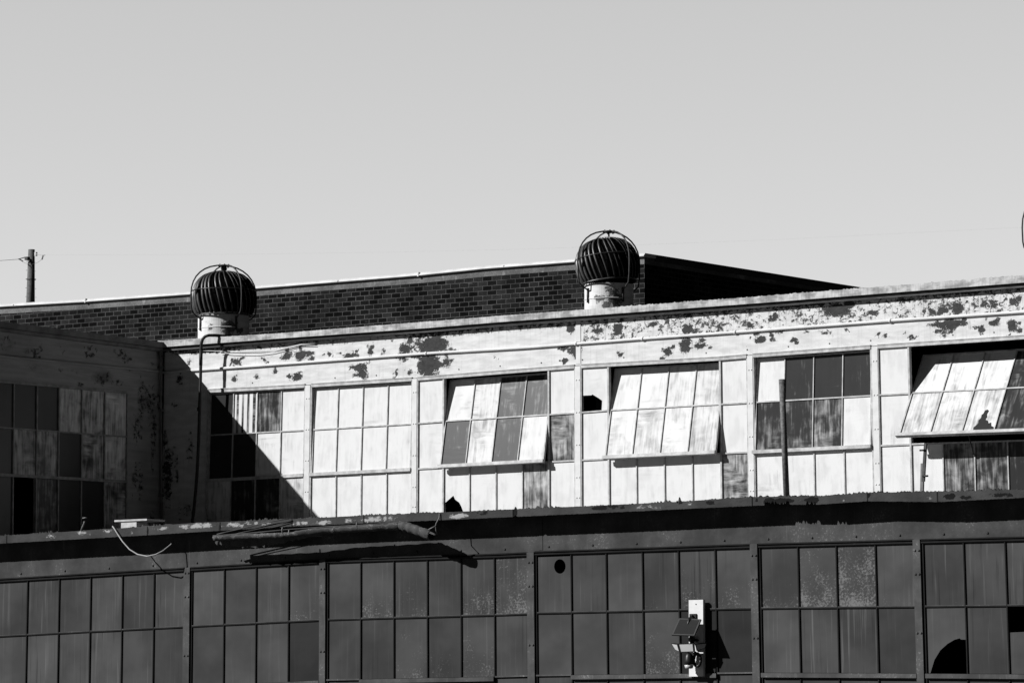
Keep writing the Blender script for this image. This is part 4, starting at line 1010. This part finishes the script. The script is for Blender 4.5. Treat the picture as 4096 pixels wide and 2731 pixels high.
m = MB(); q = P(2780, 2462, .05); m.tube([(q[0] - .03, yb - .05, q[2]), (q[0] - .03, yb - .10, q[2]), (q[0] - .02, yb - .16, q[2] - .05), tuple(cc - nrm * .02)], .018, 8); m.box(q[0] - .08, q[0] + .03, yb - .07, yb - .05, q[2] - .03, q[2] + .03)
m.build('panel_arm', M['plastic'], sl, dowarp=False)
m = MB(); q = P(2768, 2555, .12); m.lathe((q[0], q[1], q[2] - .05), [(.01, 0), (.045, .02), (.05, .05), (.035, .09), (.01, .1)], 14); m.tube([(q[0], q[1], q[2]), (q[0] + .05, yb - .05, q[2] - .02)], .022, 8); m.tube([q, P(2768, 2580, .14)], .03, 8); m.build('swivel', M['plastic'], sl, dowarp=False)
def head(corners, dd):
    m = MB(); cc = sum((Vector(c_) for c_ in corners), Vector()) / 4
    n_ = (Vector(corners[1]) - Vector(corners[0])).cross(Vector(corners[3]) - Vector(corners[0])).normalized()
    bk = [tuple(cc + (Vector(c_) - cc) * .8 - n_ * dd) for c_ in corners]
    m.prism(corners, bk); o = m.build('lamp_head', M['plastic'], sl, dowarp=False)
    i_ = [tuple(cc + (Vector(c_) - cc) * .80 + n_ * .004) for c_ in corners]; ib = [tuple(cc + (Vector(c_) - cc) * .80 - n_ * .001) for c_ in corners]
    m = MB(); m.prism(i_, ib); m.build('lens', M['lens'], sl, o, dowarp=False)
head([P(2720, 2608, .23), P(2780, 2606, .23), P(2776, 2571, .27), P(2711, 2573, .27)], .05)
head([P(2702, 2598, .17), P(2719, 2606, .21), P(2710, 2575, .25), P(2685, 2571, .17)], .05)
head([P(2786, 2602, .20), P(2822, 2590, .10), P(2828, 2570, .12), P(2780, 2574, .25)], .05)
m = MB(); q = P(2792, 2638, .11)   # looped dark ring behind the sensor
m.tube([(q[0] + .058 * math.cos(R_(a_)), q[1] - .02, q[2] + .088 * math.sin(R_(a_))) for a_ in range(0, 361, 20)], .021, 8)
m.tube([P(2776, 2606, .16), P(2786, 2612, .14), P(2792, 2620, .10)], .02, 8); m.build('sensor_bracket', M['plastic'], sl, dowarp=False)
m = MB(); q = P(2757, 2657, .17); zt_ = P(2757, 2607, .17)[2] - q[2]
m.lathe(q, [(.066, 0), (.068, zt_ * .3), (.060, zt_ * .65), (.042, zt_ * .9), (.02, zt_)], 20); so = m.build('sensor', M['plastic'], sl, dowarp=False)
m = MB(); m.lathe((q[0] - .004, q[1], q[2] - .001), [(.03, -.052), (.052, -.047), (.064, -.002)], 20); m.build('sensor_lens', M['lens'], sl, so, dowarp=False)
for y_ in (2415, 2690):
    m = MB(); q = P(2784, y_, .05); m.bolt(q[0], q[1], q[2], .009); m.build('screw', M['rod'], sl, dowarp=False)

# ================================================================== UTILITY POLE AND WIRES
yp_ = 110.0
bp = onY(122, 1300, yp_)
up = thing('utility_pole', 'weathered utility pole with insulators standing far behind the brick wall at left', 'utility pole', (bp[0], yp_, 0))
s_ = .8016 * (onY(172, 1100, yp_)[0] - onY(72, 1100, yp_)[0]) / 100
tp = onY(126, 998, yp_); lowp = onY(122, 1210, yp_)
m = MB(); ex = (tp[0] - lowp[0]) / (tp[2] - lowp[2]); m.tube([(lowp[0] - ex * lowp[2], yp_, 0), lowp, tp], 1, 20, rs=[21 * s_, 16 * s_, 12 * s_]); m.build('shaft', M['pole'], up, dowarp=False)
for i, y in enumerate((1048, 1083, 1118, 1153, 1188)):
    for sd in (-1, 1):
        m = MB(); q = onY(124 + sd * (14 + i), y + sd * 2, yp_); m.tube([q, (q[0] + sd * 4 * s_ / .8, yp_ - .02, q[2])], .8 * s_, 6); m.build('step_peg', M['rod'], up, dowarp=False)
m = MB(); q = onY(124, 1117, yp_); m.tube([(q[0] + 18 * s_ * math.cos(a_ / 3), q[1] + 18 * s_ * math.sin(a_ / 3), q[2]) for a_ in range(19)], 1.0 * s_, 6); m.build('band', M['rod'], up, dowarp=False)
m = MB(); m.tube([onY(118, 1032, yp_ - .3), onY(100, 1029, yp_ - .4), onY(73, 1037, yp_ - .5)], 1.8 * s_, 6); q = onY(110, 1034, yp_ - .35); m.box(q[0] - 8 * s_, q[0] + 6 * s_, q[1] - .1, q[1] + .1, q[2] - 6 * s_, q[2] + 6 * s_)
for k in range(4):
    q = onY(78 + k * 4, 1037 + k * 2.2, yp_ - .5); m.lathe(q, [(1 * s_, -2 * s_), (3.4 * s_, -1 * s_), (3.4 * s_, 0), (1 * s_, 1.5 * s_)], 10)
m.build('insulator', M['rod'], up, dowarp=False)
m = MB(); q = onY(141, 1016, yp_ - .3); m.box(q[0] - 5 * s_, q[0] + 4 * s_, q[1], q[1] + .1, q[2] - 7 * s_, q[2] + 7 * s_); m.tube([q, onY(160, 1019, yp_ - .4), onY(180, 1021, yp_ - .5)], 1.3 * s_, 6)
m.build('bracket', M['bright'], up, dowarp=False)
m = MB()
for k in range(4):
    q = onY(172 - k * 1.2, 1024 + k * 4.2, yp_ - .5); m.lathe(q, [(1 * s_, -2 * s_), (3.4 * s_, -1 * s_), (3.4 * s_, 0), (1 * s_, 1.5 * s_)], 10)
m.build('insulator', M['rod'], up, dowarp=False)
m = MB(); m.tube([onY(x, y, yp_ - .6) for x, y in ((88, 1046), (105, 1054), (125, 1058), (145, 1053), (158, 1045), (168, 1036))], .5 * s_, 5); m.build('jumper_wire', M['rod'], up, dowarp=False)
def wire(label, pts, r):
    q = [onY(x, y, yp_) for x, y in pts]; t = thing('power_line', label, 'power line', q[0], 'wires on the pole'); m = MB(); m.tube(q, r, 5); m.build('wire', M['rod'], t, dowarp=False)
wire('dark wire running left off the utility pole', [(73, 1037), (0, 1042.5), (-120, 1051)], .8 * s_)
wire('faint thin wire crossing the sky to the right of the utility pole', [(182, 1020), (600, 1019), (1000, 1016.6), (1550, 1009), (2100, 997), (3100, 959), (4096, 909), (4200, 903)], .07 * s_)

for o in bpy.data.objects:
    if '_b' in o.keys(): del o['_b']
